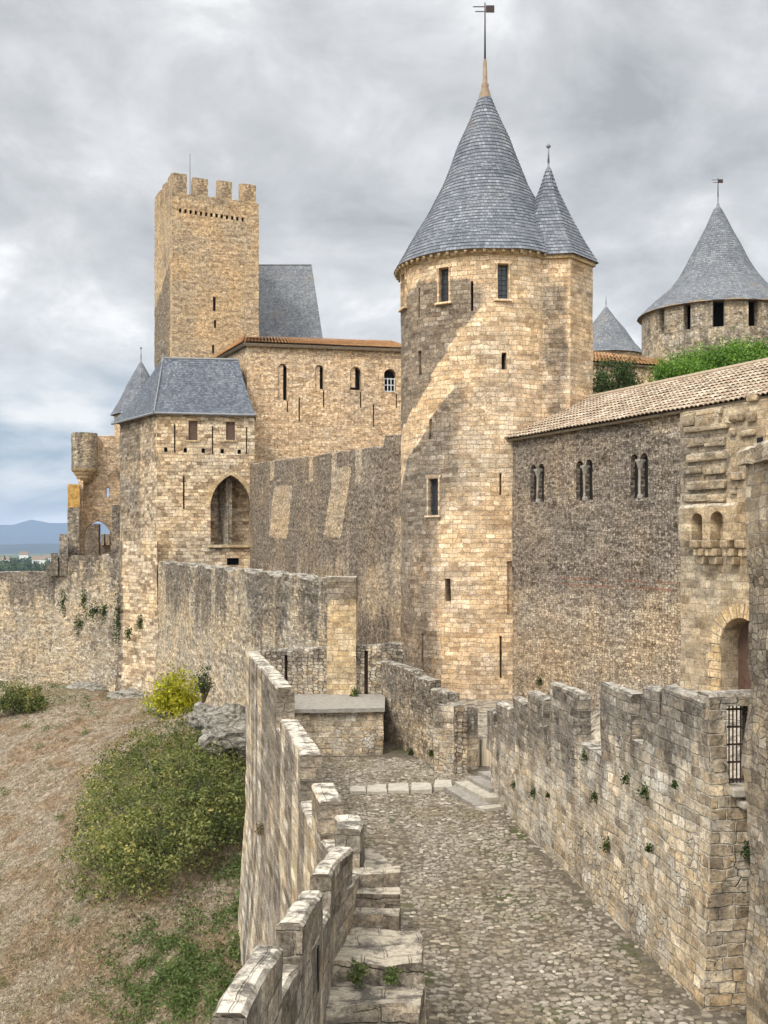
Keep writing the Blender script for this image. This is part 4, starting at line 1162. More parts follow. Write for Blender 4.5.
# ================================================================== NEAR RIGHT TOWER EDGE
nt = prism_mb([(5.73, 17.35), (5.85, 14.0), (9.5, 14.0), (9.5, 17.35)], -9, 1.48, .18)
me_st = lambda x, y, p: .58+.25*nz_(p, .9)-.2*sstep(800, 1000, y)
tn = thing('near_tower', 'rough blackened stone tower cut off at the right edge', 'tower', (7.4, 15.6, -8))
finish(nt, 'wall', M['near'], me_st, tn, disp=(.11, .9, .04, 3.5))
cpb = wall_mb((5.62, 17.45), (5.72, 13.9), .5, 1.30, 1.62, cell=.15, side=1 if True else -1, ch=.09)
finish(cpb, 'coping', M['near'], st_const(.3), tn, disp=(.06, 1.6, .03, 6))

# ================================================================== CURVED PARAPET WALL ON THE LEFT (B)
bw = thing('parapet_wall', 'curving parapet wall with stepped pale-topped merlons, left of the cobbled street', 'wall', (-1.5, 20, -9))
def btop(y):   # crenel floor
    for (ya, za), (yb_, zb2) in zip(BT, BT[1:]):
        if y <= yb_: return lerp(za, zb2, max(0, (y-ya)/(yb_-ya)))
    return BT[-1][1]
BT = [(6, -4.0), (10.5, -4.15), (13.3, -4.55), (16, -4.85), (20, -5.3), (24, -5.7), (31, -5.1), (46, -5.0)]
def thick(y): return lerp(.27, .42, sstep(14.5, 18, y)) if y < 19 else lerp(.42, .5, min(1, (y-19)/5))
def bst(x, y, p):
    zt = btop(p.y)+.8; d = zt-p.z
    inner = p.x > ol(p.y)+.12
    v = lerp(.95, .60 if p.y > 18 else .32, sstep(.3, 3.2, d+.8*nz_((p.y, 0, 0), .7)))
    # pale lime streaks running down the outer face
    if not inner and p.y > 20:
        st_ = nz_((p.y, 0, 0), .55, 4.0)
        v += -.55 if st_ > .12 else .16
        if p.y > 43.5: v = .1
    return v+.10*nz_(p, .8)
def seg_wall(y0, y1, ztA, ztB, name, off=0.0, z0=None, cell=.2, par=bw, th=None, dx=0.0):
    """lofted along the curve, z as function"""
    n_ = max(1, int((y1-y0)/cell)); ys_ = [lerp(y0, y1, i/n_) for i in range(n_+1)]
    mbx = MB(); cols_f = []; cols_b = []; tops = []; L_ = 0; U = []
    for i, y in enumerate(ys_):
        x = ol(y)+dx
        tg = Vector((ol(y+.2)-ol(y-.2), .4)).normalized(); nn2 = Vector((tg.y, -tg.x)); tq = th or thick(y)
        if i: L_ += math.hypot(y-ys_[i-1], ol(y)-ol(ys_[i-1]))
        zt = ztA(y) if callable(ztA) else lerp(ztA, ztB, i/n_)
        zb_ = z0(y) if callable(z0) else z0
        H_ = int(max(1, round(((ztA(y0) if callable(ztA) else ztA)-(z0(y0) if callable(z0) else z0))/cell)))
        f_ = []; b_ = []
        for j in range(H_+1):
            z = lerp(zb_, zt-.04, j/H_); kb = .07*max(0, -10.5-z)
            f_.append(Vector((x-nn2.x*kb, y-nn2.y*kb, z))); b_.append(Vector((x+nn2.x*tq, y+nn2.y*tq, z)))
        cols_f.append(f_); cols_b.append(b_); U.append(L_+y0)
        tops.append([f_[-1], Vector((x+nn2.x*.04, y+nn2.y*.04, zt)), Vector((x+nn2.x*tq*.5, y+nn2.y*tq*.5, zt+.005)), Vector((x+nn2.x*(tq-.04), y+nn2.y*(tq-.04), zt)), b_[-1]])
    mbx.grid(cols_f, [[(u*(.42 if y0 > 18 or y1 > 40 else 1), p.z) for p in c] for u, c in zip(U, cols_f)]); mbx.grid(cols_b, [[(u+.4, p.z) for p in c] for u, c in zip(U, cols_b)], flip=True)
    mbx.grid(tops, [[(u, p.z+k*.1) for k, p in enumerate(c)] for u, c in zip(U, tops)])
    for e in (0, -1):
        mbx.grid([cols_f[e], [a_.lerp(b_, .5) for a_, b_ in zip(cols_f[e], cols_b[e])], cols_b[e]], [[(k*.15+.07, p.z) for p in cols_f[e]] for k in range(3)])
        tr = tops[e]; md = cols_f[e][-1].lerp(cols_b[e][-1], .5)
        mbx.add(tr+[md], [(0, 1, 2, 3, 4, 5)], [[(k*.1, p.z) for k, p in enumerate(tr+[md])]])
    mbx.grid([[a_[0], b_[0].lerp(a_[0], .5), b_[0]] for a_, b_ in zip(cols_f, cols_b)], [[(0, 0)]*3]*len(U))
    return mbx
# near arrow slit is not cut; a black box below draws its shade
mb = seg_wall(5.5, 45.5, btop, None, 'wall_body', z0=-17.5, cell=.25)
sl_ = MB(); ysl = 12.5; xsl = ol(ysl)+.268
tg = Vector((ol(ysl+.2)-ol(ysl-.2), .4)).normalized(); nin = Vector((-tg.y, tg.x))
slz = -4.78
cutters = []
# body displaced, with a second wider thickness below the walk
finish(mb, 'wall_body', M['parapet'], bst, bw, disp=(.035, 1.0, .015, 5))
BM = [(8.55, 10.05, -3.60, -3.62), (11.2, 13.25, -3.82, -4.12), (14.15, 15.9, -4.2, -4.32), (16.9, 18.1, -4.30, -4.40), (19.9, 21.6, -4.60, -4.62), (24.6, 30.2, -4.62, -4.72), (31.2, 45.4, -3.88, -4.28)]
for y0, y1, za, zb2 in BM:
    zf = lambda y: btop(y)-.10
    if y0 > 30:   # long merlon with small stepped tops
        st4 = [(31.2, 34.5, -3.98), (34.5, 38.0, -4.02), (38.0, 41.8, -4.10), (41.8, 45.4, -4.2)]
        for ya, yb_, zz_ in st4:
            m_ = seg_wall(ya, yb_, zz_, zz_-.05, 'merlon', z0=zf, cell=.22); finish(m_, 'merlon', M['parapet'], bst, bw, disp=(.035, 1.0, .02, 5))
    else:
        m_ = seg_wall(y0, y1, za, zb2, 'merlon', z0=zf, cell=.14 if y0 < 20 else .2)
        finish(m_, 'merlon', M['parapet'], bst, bw, disp=(.03, 1.2, .014, 6))
# black box on the near inner face, drawn as a slit's shade
rotl = math.atan2(tg.y, tg.x)
lp = box_mb((xsl+.012, ysl, slz), .11, .05, .50, rotl)
link('loophole_shade', lp.mesh('loophole_shade'), M['shade_fill'], bw)

# stair block against the inner side of the parapet
stc = thing('parapet_stair', 'worn stone stair block with broad treads against the near parapet wall', 'stairs', (0, 15, -8))
def stair_part(name, x0, x1, y0, y1, zt, zb_=-9.0, mat='stair', stv=.6, xs=None, cell=.11, d=(.09, 1.3, .03, 5)):
    xs = xs or (x0, x1)     # x0..x1 at far end, xs at near end
    m_ = prism_mb([(xs[0], y0), (xs[1], y0), (x1, y1), (x0, y1)], zb_, zt, cell)
    # flat top needs its own grid for relief
    return finish(m_, name, M[mat], lambda x, y, p: stv+.25*nz_(p, 1.5)+(.35 if p.z < zt-.15 and p.z > zt-.6 else 0), stc, disp=d)
XL = lambda y: ol(y)+.22
stair_part('landing', XL(15.8), .56, 14.55, 15.85, -5.50, xs=(XL(14.55), .52))
stair_part('tread', XL(14.5), .50, 13.75, 14.52, -5.74, xs=(XL(13.75), .46))
stair_part('tread', XL(13.7), .44, 12.85, 13.73, -5.98, xs=(XL(12.85), .40))
stair_part('tread', XL(12.8), .38, 12.0, 12.83, -6.22, xs=(XL(12.0), .34))
stair_part('tread', XL(11.9), .34, 11.0, 11.98, -6.46, xs=(XL(11.0), .30))
for k in range(3):
    y0 = 15.87+k*.36; stair_part('step', -.46, .24, y0, y0+.35, -5.30+k*.20, cell=.11, stv=1.0, d=(.035, 1.5, .012, 6))
stair_part('wall_walk', -.46, -.12, 16.97, 18.3, -4.98-.05, xs=(-.46, .22), stv=.1, d=(.06, 1.2, .03, 5))

# ================================================================== BACK WALLS, PLATFORM, LOW STEPPED WALL (L)
D0 = 46.6
bkw = thing('low_cross_wall', 'low dark-topped cross wall behind the raised stone platform', 'wall', (-2.5, D0, -8))
bl = Line(XY(256, D0), XY(404, D0), 1)
cut = []
for x0, x1, y0, y1 in ((284.5, 287.5, 655, 692), (364.3, 368, 651, 695)):
    r_ = bl.rect(x0, x1, y0, y1); cut.append(bl.cut(rect(*r_), .45))
mb = wall_mb(bl.p, bl.p+bl.d*bl.L, .55, -9, ZZ(651, D0), ZZ(643, D0), cell=.25, side=1)
finish(mb, 'wall', M['curtain'], lambda x, y, p: .80-.55*sstep(-4.4, -5.6, p.z+.5*nz_(p, .8))-(.4 if 293 < x < 345 and p.z < -4.9 else 0), bkw, cut=cut, disp=(.04, 1.0, .02, 5))
for x0, x1, y0, y1 in ((284.5, 287.5, 655, 692), (364.3, 368, 651, 695)):
    r_ = bl.rect(x0, x1, y0, y1); link('slot_shade_panel', panel(bl, *r_[:2], r_[2], r_[3], .36).mesh('slot_shade_panel'), M['wood'], bkw)  # brown board darkens the cut, standing in for its shade
pf = prism_mb([XY(290, 42.2), XY(383, 42.6), (-.02, 46.5), (-4.3, 46.5)], -9, -6.33, .25)
plat = thing('stone_platform', 'raised rubble platform with a thin grey slab top at the end of the street', 'platform', (-1.8, 44, -8))
finish(pf, 'rubble_face', M['street'], lambda x, y, p: .22+.2*nz_(p, .9), plat, disp=(.05, .9, .03, 4))
sb_ = prism_mb([(XY(288, 42)[0], 42.05), (XY(385, 42.4)[0], 42.4), (.05, 46.5), (-4.3, 46.5)], -6.32, -6.17, .3)
finish(sb_, 'slab_top', M['flaggrey'], st_const(.2), plat, disp=(.02, 1.2, .01, 5))

pil = thing('ochre_pilaster', 'ochre block pilaster with blackened head at the end of the long curtain wall', 'pilaster', (*XY(342, 46.2), -8))
def pst(x, y, p): return .85*sstep(610, 592, y+5*nz_(p, 1.5))+.05+(.3 if x > 352 or x < 330 else 0)
pm = prism_mb([XY(327, 46.35), XY(356, 46.35), (XY(356, 46.35)[0]+.02, 48.3), (XY(327, 46.35)[0], 48.3)], -9, ZZ(577, 46.35), .22)
finish(pm, 'ochre_pilaster_body', M['ochre'], pst, pil, disp=(.025, 1.1, .012, 5))

lw = thing('stepped_wall', 'low wall with stepped merlons rising from the street steps to the round tower', 'wall', (1.2, 42, -8))
LA = Vector(XY(381, 46.3)); LB = Vector(XY(454, 38.9))
ll = Line(LA, LB); 
if ll.n.y < 0: ll = Line(LA, LB, -1)
ls = 1 if Vector((-ll.d.y, ll.d.x)).dot(ll.n) > 0 else -1
def lst(x, y, p):
    zt = lerp(-5.2, -6.6, (46.3-p.y)/7.4)+.9
    return .95-.72*sstep(.5, 1.9, zt-p.z+.6*nz_(p, .9))+.1*nz_(p, 2)
mb = wall_mb(ll.p, ll.p+ll.d*ll.L, .5, -9, -5.15, -6.35, cell=.22, side=ls)
finish(mb, 'wall_body', M['curtain'], lst, lw, disp=(.04, 1.0, .02, 5))
for x0, x1, yt in ((381, 396, 663), (396, 412, 668), (414, 428, 678), (430, 447, 691), (447, 454.3, 704)):
    a_ = ll.hit(x0)[0]; b_ = ll.hit(x1)[0]; z = ZZ(yt, ll.at((a_+b_)/2, 0).y)
    mb = wall_mb(ll.p+ll.d*max(a_, 0), ll.p+ll.d*b_, .5, min(-5.2, lerp(-5.15, -6.35, b_/ll.L)-.15), z, cell=.2, side=ls)
    finish(mb, 'merlon', M['curtain'], lst, lw, disp=(.04, 1.0, .022, 5))
mb = wall_mb(XY(453.5, 38.9), XY(478, 40.0), .9, -9, ZZ(704, 39.3), ZZ(707, 40), cell=.2, side=1)
finish(mb, 'end_pier', M['street'], lambda x, y, p: .7-.5*sstep(728, 745, y), lw, disp=(.03, 1.0, .015, 5))

# broad street steps between stepped wall and street wall
stp = thing('street_steps', 'grey stone steps leading up through the gap between the two street walls', 'steps', (3.0, 37, -8))
e1 = Vector((.29, -.957)).normalized(); e2 = Vector((e1.y*-1, e1.x))   # e1 along tread, e2 uphill
o0 = Vector(XY(444, 36.3))
for k in range(8):
    q = o0+e2*(.45*k)-e1*(.12*k); L_ = (2.75, 2.5, 2.0, 1.5, 1.3, 1.3, 1.3, 1.3)[k]
    pl_ = [q, q+e1*L_, q+e1*L_+e2*.55, q+e2*.55]
    finish(prism_mb(pl_, -8.6, -7.88+.12*k, .2), 'step', M['flaggrey'] if k != 1 else M['flag'], st_const(.1), stp, disp=(.02, 1.5, .006, 6))
q = o0+e1*2.75+e2*.0
finish(prism_mb([q, q+e1*.42+e2*.15, q+e1*.35+e2*.75, q+e2*.85], -8.4, -7.90, .2), 'kerb_slab', M['flag'], st_const(.1), stp, disp=(.02, 1.5, .006, 6))
# flagstone strip across the street
strip = MB(); x = -.9
for x0, x1, y0, y1 in ((350, 366, 794, 788), (367, 387, 794, 787), (388, 409, 793, 786), (411, 432, 792, 785), (434, 452, 789, 782)):
    d0, d1 = 8.0*F/(y0-HY), 8.0*F/(y1-HY)
    pl_ = [XY(x0, d0), XY(x1, d0), XY(x1-1, d1), XY(x0+1, d1)]; strip.merge(prism_mb(pl_, -8.1, -7.915, .25))
o = finish(strip, 'crossing_flagstones', M['flag'], st_const(.1), disp=(.03, 1.2, .01, 6)); tagp(o, 'row of pale flagstones laid across the cobbled street', kind='structure')

# ================================================================== LONG CURTAIN WALL (M)
ml2 = Line(XY(333, 48.2), XY(157, 94.0))
if ml2.n.x < 0: ml2 = Line(XY(333, 48.2), XY(157, 94.0), -1)
ms = 1 if Vector((-ml2.d.y, ml2.d.x)).dot(ml2.n) > 0 else -1
cw = thing('curtain_wall', 'long pale curtain wall with dark vertical stains below the slate-roofed bastion', 'wall', (*ml2.at(20, 0).xy, -9))
def mst(x, y, p):
    zt = -1.3; d = zt-p.z
    v = .98-.74*sstep(1.2, 4.8, d+1.5*nz_((p.x, p.y, 0), .35))
    for c_, w__ in ((162, 4), (192, 3), (232, 6), (243, 4), (293, 5), (213, 2), (322, 3)):
        if abs(x-c_) < w__: v -= .6
    if p.z < -5.5: v -= .1
    if y > 650: v += .15*nz_(p, .5)
    return v+.15*nz_(p, .45)
mtop = lambda s: .16*math.copysign(1, math.sin(s*2*PI/5.6))*(1 if True else 0)-.10+.08*mn.noise(Vector((s*.7, 0, 0)))
mb = wall_mb(ml2.p, ml2.p+ml2.d*ml2.L, 1.1, -13, ZZ(579, 48.2), -1.12, cell=.33, side=ms, batter=.10, zb=-7.5, topfn=lambda s: mtop(s)*.5, us=.62)
finish(mb, 'curtain_wall_body', M['curtain'], mst, cw, disp=(.08, .6, .03, 3.5))

# upper dark wall (G) from bastion to round tower
g0 = XY(250, 96); g1 = XY(403, 60.3)
gl2 = Line(g0, g1)
if gl2.n.y < 0: gl2 = Line(g0, g1, -1)
gs = 1 if Vector((-gl2.d.y, gl2.d.x)).dot(gl2.n) > 0 else -1
dw = thing('inner_curtain_wall', 'tall blackened inner wall joining the slate-roofed bastion to the round tower', 'wall', (*gl2.at(18, 0).xy, -8))
def gst(x, y, p):
    v = .86-.42*sstep(540, 600, y+12*nz_(p, .3))
    if 590 < y: v += .28*sstep(600, 625, y)
    def par(xa, xb, ya, yb, sl=0.0):
        xx = x+(y-ya)*sl; return xa < xx < xb and ya < y < yb
    if par(274, 292, 486, 536, .10): v = -1.1
    if par(334, 351, 468, 536, .15): v = -1.1
    if y < 480 and (270 < x < 274 or 309 < x < 313 or 332 < x < 336 or 356 < x < 361): v -= 1.2
    if x > 390 and y > 515: v -= .6*sstep(388, 400, x)
    return v+.15*nz_(p, .4)
gtop = lambda s: (.55 if s > gl2.L-3.2 else 0)+.08*mn.noise(Vector((s*.9, 0, 0)))
mb = wall_mb(gl2.p, gl2.p+gl2.d*gl2.L, 1.2, -9, ZZ(464, 96)+.0, 5.75, cell=.33, side=gs, topfn=gtop, us=.7)
finish(mb, 'inner_wall_body', M['dark'], gst, dw, disp=(.05, .7, .025, 3.5))

# ================================================================== BASTION WITH SLATE ROOF
bst_c = [XY(157, 95), XY(254.5, 96.5), XY(253, 104), (XY(120, 103)[0]+1.5, 107), XY(120, 103)]
bas = thing('arched_bastion', 'square ashlar bastion with dark blue slate roof and tall pointed archway', 'bastion', (*XY(200, 99), -9))
b1 = Line(XY(157, 95), XY(254.5, 96.5))
if b1.n.y < 0: b1 = Line(XY(157, 95), XY(254.5, 96.5), -1)
cut = []; items = []
sA, _ = b1.hit(210.5); sB, _ = b1.hit(251); zt_ = b1.hit(231, 475)[1]; zb_ = b1.hit(231, 545)[1]
cut.append(b1.cut(arch(sA, sB, zb_, zt_, (sB-sA)*.80, True), 2.6))
for x0, x1, y0, y1, dep, k in ((188.5, 197.5, 421, 440, .5, 'wood'), (226, 235, 422, 440, .5, 'wood'), (174, 175.4, 424, 453, .5, 'shade_fill'), (212, 213.2, 426, 454, .5, 'shade_fill'), (246, 247.2, 427, 454, .5, 'shade_fill'),
                               (183, 184.6, 476, 509, .5, 'shade_fill'), (164, 167.5, 447.5, 452, .4, 'shade_fill'), (183.5, 187, 448, 452.5, .4, 'shade_fill'), (201.5, 205, 448.5, 453, .4, 'shade_fill'), (220.5, 224, 449, 453.5, .4, 'shade_fill'), (237.5, 241, 449.5, 454, .4, 'shade_fill'),
                               (227, 239, 558, 565, 1, 'shade_fill')):
    r_ = b1.rect(x0, x1, y0, y1); cut.append(b1.cut(rect(*r_), dep)); items.append((r_, dep, k, y1-y0 > 25, x1-x0))
def bast(x, y, p):
    v = .12
    if x < 157: v = .35+.25*nz_(p, .4)+(.25 if y < 460 else 0)
    if x < 140: v += .35
    if y > 560: v += .1
    if y < 450 and x > 157: v -= .05
    return v
mb = prism_mb(bst_c, -12, ZZ(413, 95), .33, batter=.02, zb=0)
finish(mb, 'body', M['ashlar'], bast, bas, cut=cut, disp=(.03, .8, .015, 4))
for r_, dep, k, tall, wpx in items:
    nm = 'shutter' if k == 'wood' else ('slit_shade_panel' if tall else 'putlog_shade_panel')  # slits and holes get a black sheet in place of shade
    o = link(nm, panel(b1, r_[0], r_[1], r_[2], r_[3], (.18 if k == 'wood' else dep-.05)).mesh(nm), M[k], bas)
    if k == 'wood':
        fr = MB(); rot = math.atan2(b1.d.y, b1.d.x)
        fr.merge(box_mb(b1.at(r_[0], r_[1]+r_[3]/2+.12, .05), r_[2]+.5, .2, .22, rot, .02))
        finish(fr, 'window_lintel', M['ochre'], st_const(.1), bas, disp=None)
        finish(box_mb(b1.at(r_[0], r_[1]-r_[3]/2-.08, .0), r_[2]+.4, .26, .14, rot, .02), 'window_sill', M['ochre'], st_const(.1), bas, disp=None)
# arch surround ribs
ar = MB(); w_ = sB-sA; rise = w_*.80; zs = zt_-rise; R_a = (rise*rise+w_*w_/4)/w_; a1 = math.asin(rise/R_a)
for sgn in (1, -1):
    for k in range(9):
        aa, ab = a1*k/9, a1*(k+.94)/9; vs = []
        for ww in (-.05, .35):
            for r2, an in ((R_a+.02, aa), (R_a+.42, aa), (R_a+.42, ab), (R_a+.02, ab)):
                s_ = (sB-R_a+r2*math.cos(an)) if sgn > 0 else (sA+R_a-r2*math.cos(an)); vs.append(b1.at(s_, zs+r2*math.sin(an), ww))
        ar.add(vs, [(0, 1, 2, 3), (7, 6, 5, 4), (0, 4, 5, 1), (1, 5, 6, 2), (2, 6, 7, 3), (3, 7, 4, 0)], [[(k*.7, 3), (k*.7+.4, 3), (k*.7+.4, 3.3), (k*.7, 3.3)]]*6)
finish(ar, 'arch_surround', M['ochre'], st_const(.15), bas, disp=None)
sl = box_mb(b1.at((sA+sB)/2, zb_-.10, .1), w_+.5, .9, .26, math.atan2(b1.d.y, b1.d.x), .04)
finish(sl, 'arch_sill', M['ochre'], st_const(.2), bas, disp=None)
# interior splay wall seen through the arch
ins = wall_mb(b1.at(sA+1.1, 0, 2.4).xy, b1.at(sA+1.9, 0, .9).xy, .4, zb_-.2, zt_+.2, cell=.4, side=-1)
finish(ins, 'inner_pier', M['curtain'], st_const(.55), bas, disp=None)
# roof: hip from eaves to short ridge
zE2 = ZZ(413, 95)+.02
ev = [Vector((*XY(154, 94.6), zE2)), Vector((*XY(255, 96.2), zE2)), Vector((bst_c[2][0]+.3, 104.4, zE2)), Vector((bst_c[3][0]-.3, 107.4, zE2)), Vector((*XY(112, 103), zE2))]
tpz = ZZ(359, 99)
tpv = [Vector((*XY(163, 98.6), tpz)), Vector((*XY(238, 99.4), tpz)), Vector((XY(238, 101)[0], 101.2, tpz)), Vector((XY(170, 101)[0], 101.6, tpz)), Vector((XY(160, 100.6)[0], 100.6, tpz))]
def hip_ring(ev, tv, m=12, flare=.0):
    def ring(t_):
        o_ = []
        for i in range(len(ev)):
            a_, b_ = ev[i].lerp(tv[i], t_), ev[(i+1) % len(ev)].lerp(tv[(i+1) % len(ev)], t_)
            if flare:
                for q in (a_, b_): pass
            for k in range(m): o_.append(a_.lerp(b_, k/m))
        if flare:
            dz = (ev[0].z-tv[0].z)*flare*math.sin(PI*t_)
            o_ = [Vector((q.x, q.y, q.z+dz)) for q in o_]
        return o_
    return ring
rm = slate_rows(hip_ring(ev, tpv, 12, .05), (tpv[0]-ev[0]).length, None, .24, .24, .03, 60)
rm.add(tpv, [tuple(range(5))], [[(p.x, p.y) for p in tpv]])
rf = link('slate_roof', rm.mesh('slate_roof'), M['slate_blue'], bas)
link('ridge_lead', tube_mb(tpv[0], tpv[1], .12, .12, 8).mesh('ridge'), M['lead'], rf)
link('hip_lead', tube_mb(tpv[0], ev[0]+Vector((0, 0, .05)), .06, .06, 6).mesh('hip'), M['lead'], rf)
finial(rf, tpv[0].xy, tpz, tpz+1.6, .16, capm='lead')
gt = MB()
for i in range(2): gt.merge(tube_mb(ev[i-1 if i else 4]-Vector((0, 0, .06)), ev[i]-Vector((0, 0, .06)), .12, .12, 8))
link('gutter', gt.mesh('gutter'), M['lead'], rf)
# battered buttress under the bastion
bt = prism_mb([XY(157, 93.4), XY(160, 97.5), XY(122, 103), XY(119, 101.0), XY(121.5, 97.2)], -14, ZZ(541, 94), .33, batter=.035, zb=0)
finish(bt, 'buttress', M['ashlar'], lambda x, y, p: .12+.2*nz_(p, .35)+(.8 if x < 122.5 else 0), bas, disp=(.09, .5, .05, 2.5))  # left edge darkened to draw the corner's shadow line

# ================================================================== SQUARE KEEP TOWER
ka = Vector(XY(172, 116)); kb_ = Vector(XY(154.5, 124.5)); kc = ka+Vector((8.75, 3.65)); kd = kb_+(kc-ka)
keep = thing('square_tower', 'very tall square sandstone tower with crenellated top, at the left', 'tower', ((ka.x+kd.x)/2, (ka.y+kd.y)/2, -5))
kf_ = Line(ka, kc); 
if kf_.n.y < 0: kf_ = Line(ka, kc, -1)
zKt = ZZ(193, 116)
cut = []; items = []
for x0, x1, y0, y1 in ((213, 216, 297, 311), (214, 216.5, 320, 328), (212, 214.5, 345, 353)):
    r_ = kf_.rect(x0, x1, y0, y1); cut.append(kf_.cut(rect(*r_), .6)); items.append(r_)
for k in range(13):
    x = 179+k*5.2; y = 208.5+k*.75; r_ = kf_.rect(x, x+2.6, y, y+4); cut.append(kf_.cut(rect(*r_), .4)); items.append(r_)
def kst2(x, y, p):
    v = .18+.12*nz_(p, .3)
    if x < 172: v = .34  # left face darkened in colour to imitate its shaded side
    if x < 170 and y > 255+(172-x)*3.2: v = .85
    if y < 222: v += .22*sstep(225, 200, y)
    if 176 < x < 250 and 218 < y < 300: v += .2*nz_(p, .5)
    if x > 247: v -= .1
    return v
mb = prism_mb([ka, kc, kd, kb_], -5, zKt, .4)
finish(mb, 'body', M['keep'], kst2, keep, cut=cut, disp=(.05, .6, .03, 3))
for i, r_ in enumerate(items):
    nm = 'slit_shade_panel' if i < 3 else 'beam_hole_shade_panel'  # black sheets imitate the shade inside these cuts
    link(nm, panel(kf_, r_[0], r_[1], r_[2], r_[3], .5 if i < 3 else .33).mesh(nm), M['shade_fill'], keep)
def kmer(p, q, z0, z1, side):
    mb = wall_mb(p, q, .75, z0-.1, z1, cell=.3, side=side, ch=.05); finish(mb, 'merlon', M['keep'], lambda x, y, p: .42, keep, disp=(.04, .9, .03, 3.5))
ksd = 1 if Vector((-kf_.d.y, kf_.d.x)).dot(kf_.n) > 0 else -1
for x0, x1, yt in ((172, 187, 173), (193, 208, 178), (217.5, 232, 181), (240.5, 256, 184)):
    a_, b_ = max(0, kf_.hit(x0)[0]), min(kf_.L, kf_.hit(x1)[0]); z = ZZ(yt, kf_.at((a_+b_)/2, 0).y); kmer(kf_.p+kf_.d*a_, kf_.p+kf_.d*b_, zKt, z, ksd)
lf = (kb_-ka); LLn = lf.length; lf.normalize()
for a_, b_ in ((1.0, 2.3), (3.6, 5.0), (6.3, LLn)): kmer(ka+lf*a_, ka+lf*b_, zKt, ZZ(175, 117), 1 if Vector((-lf.y, lf.x)).dot(kc-ka) > 0 else -1)
bf = kd-kb_; bL = bf.length; bf.normalize()
for k in range(4): kmer(kb_+bf*(k*bL/3.7+.9), kb_+bf*min(bL, k*bL/3.7+2.4), zKt, ZZ(178, 120), 1 if Vector((-bf.y, bf.x)).dot(ka-kb_) > 0 else -1)
rf_ = kd-kc; rL = rf_.length; rf_.normalize()
for a_, b_ in ((1.2, 2.6), (3.8, 5.2), (6.4, rL)): kmer(kc+rf_*a_, kc+rf_*b_, zKt, ZZ(183, 119), 1 if Vector((-rf_.y, rf_.x)).dot(ka-kc) > 0 else -1)
pm_ = tube_mb((P(190, 200, 121)), P(190, 154, 121), .07, .04, 6)
link('antenna', pm_.mesh('antenna'), M['lead'], keep)

# ================================================================== PALACE WING WITH ORANGE TILES (F)
fa = Vector(XY(247, 100)); fb = Vector(XY(412, 103.2)); fc = Vector(XY(215, 109.6)); fdv = fb+(fc-fa)
wing = thing('palace_wing', 'golden stone wing with arched loopholes and orange tiled roof behind the round tower', 'building', ((fa.x+fb.x)/2, 104, -4))
fl = Line(fa, fb)
if fl.n.y < 0: fl = Line(fa, fb, -1)
zF = ZZ(343, 100); cut = []; its = []
for i, (x0, x1, y0, y1) in enumerate(((278, 287, 364, 400), (315, 323.5, 365, 389), (350, 361, 367, 390), (384, 396, 369, 392))):
    r_ = fl.rect(x0, x1, y0, y1); o_ = arch(r_[0]-r_[2]/2, r_[0]+r_[2]/2, r_[1]-r_[3]/2, r_[1]+r_[3]/2); cut.append(fl.cut(o_, .8)); its.append((r_, 'window', i))
for x0, x1, y0, y1 in ((298.6, 300, 398, 421), (372.8, 374.2, 404, 427), (286.8, 288, 401, 412), (323, 324.3, 391, 407), (360, 361.3, 392, 408), (396, 397.2, 394, 408)):
    r_ = fl.rect(x0, x1, y0, y1); cut.append(fl.cut(rect(*r_), .5)); its.append((r_, 'slit_shade_panel', 9))
mb = prism_mb([fa, fb, fdv, fc], -4, zF, .36)
finish(mb, 'body', M['sand'], lambda x, y, p: .10+.12*nz_(p, .35)+(.35 if x < 246 else 0)+(.08 if 390 < y < 425 else 0), wing, cut=cut, disp=(.05, .7, .03, 3.5))  # left return darkened in colour to stand for its shade
for r_, nm, i in its:
    if nm == 'window':
        # brick-closed niche: recessed infill leaves a dark strip at the right
        off_ = -r_[2]*.22 if i < 3 else 0
        if i < 2:
            fm = box_mb(fl.at(r_[0]+off_, r_[1]-.05, .42), r_[2]*.62, .5, r_[3]*.96, math.atan2(fl.d.y, fl.d.x)); finish(fm, 'infill', M['sand'], st_const(.1), wing, disp=None)
        elif i == 2:
            fm = box_mb(fl.at(r_[0]-r_[2]*.25, r_[1]+.1, .42), r_[2]*.5, .5, r_[3]*.85, math.atan2(fl.d.y, fl.d.x)); finish(fm, 'infill', M['sand'], st_const(.1), wing, disp=None)
        o = link('recess_shade_panel', panel(fl, r_[0], r_[1], r_[2]+.05, r_[3]+.05, .78).mesh('rec'), M['shade_fill'], wing)  # near-black back sheet paints the niche's shade
        if i == 3:
            wm = MB(); rot = math.atan2(fl.d.y, fl.d.x)
            for k in range(4): wm.merge(box_mb(fl.at(r_[0]-r_[2]/2+r_[2]*(k+.3)/3.6, r_[1]-r_[3]*.18, .3), .07, .05, r_[3]*.62, rot))
            for k in range(3): wm.merge(box_mb(fl.at(r_[0], r_[1]-r_[3]*.45+r_[3]*.27*k, .3), r_[2]*.95, .05, .07, rot))
            link('casement', wm.mesh('casement'), M['white'], wing)
    else: link(nm, panel(fl, r_[0], r_[1], r_[2], r_[3], .45).mesh(nm), M['shade_fill'], wing)  # black sheet here also paints shade
dn = (fa-fc).normalized()*.5; lft = (fa-fb).normalized()*.45
e0 = Vector((*(fa+dn*1+lft), zF+.02)); e1_ = Vector((*(fb+dn), zF+.02)); mid = (fa+fc)/2
rz = zF+1.55
r0_ = Vector((*(fa.lerp(fc, .45)+lft*-3), rz)); r1_ = Vector((*(fb.lerp(fdv, .45)), rz))
tm = tile_roof(e0, e1_, r0_, r1_, .30, .45, .09, 6)
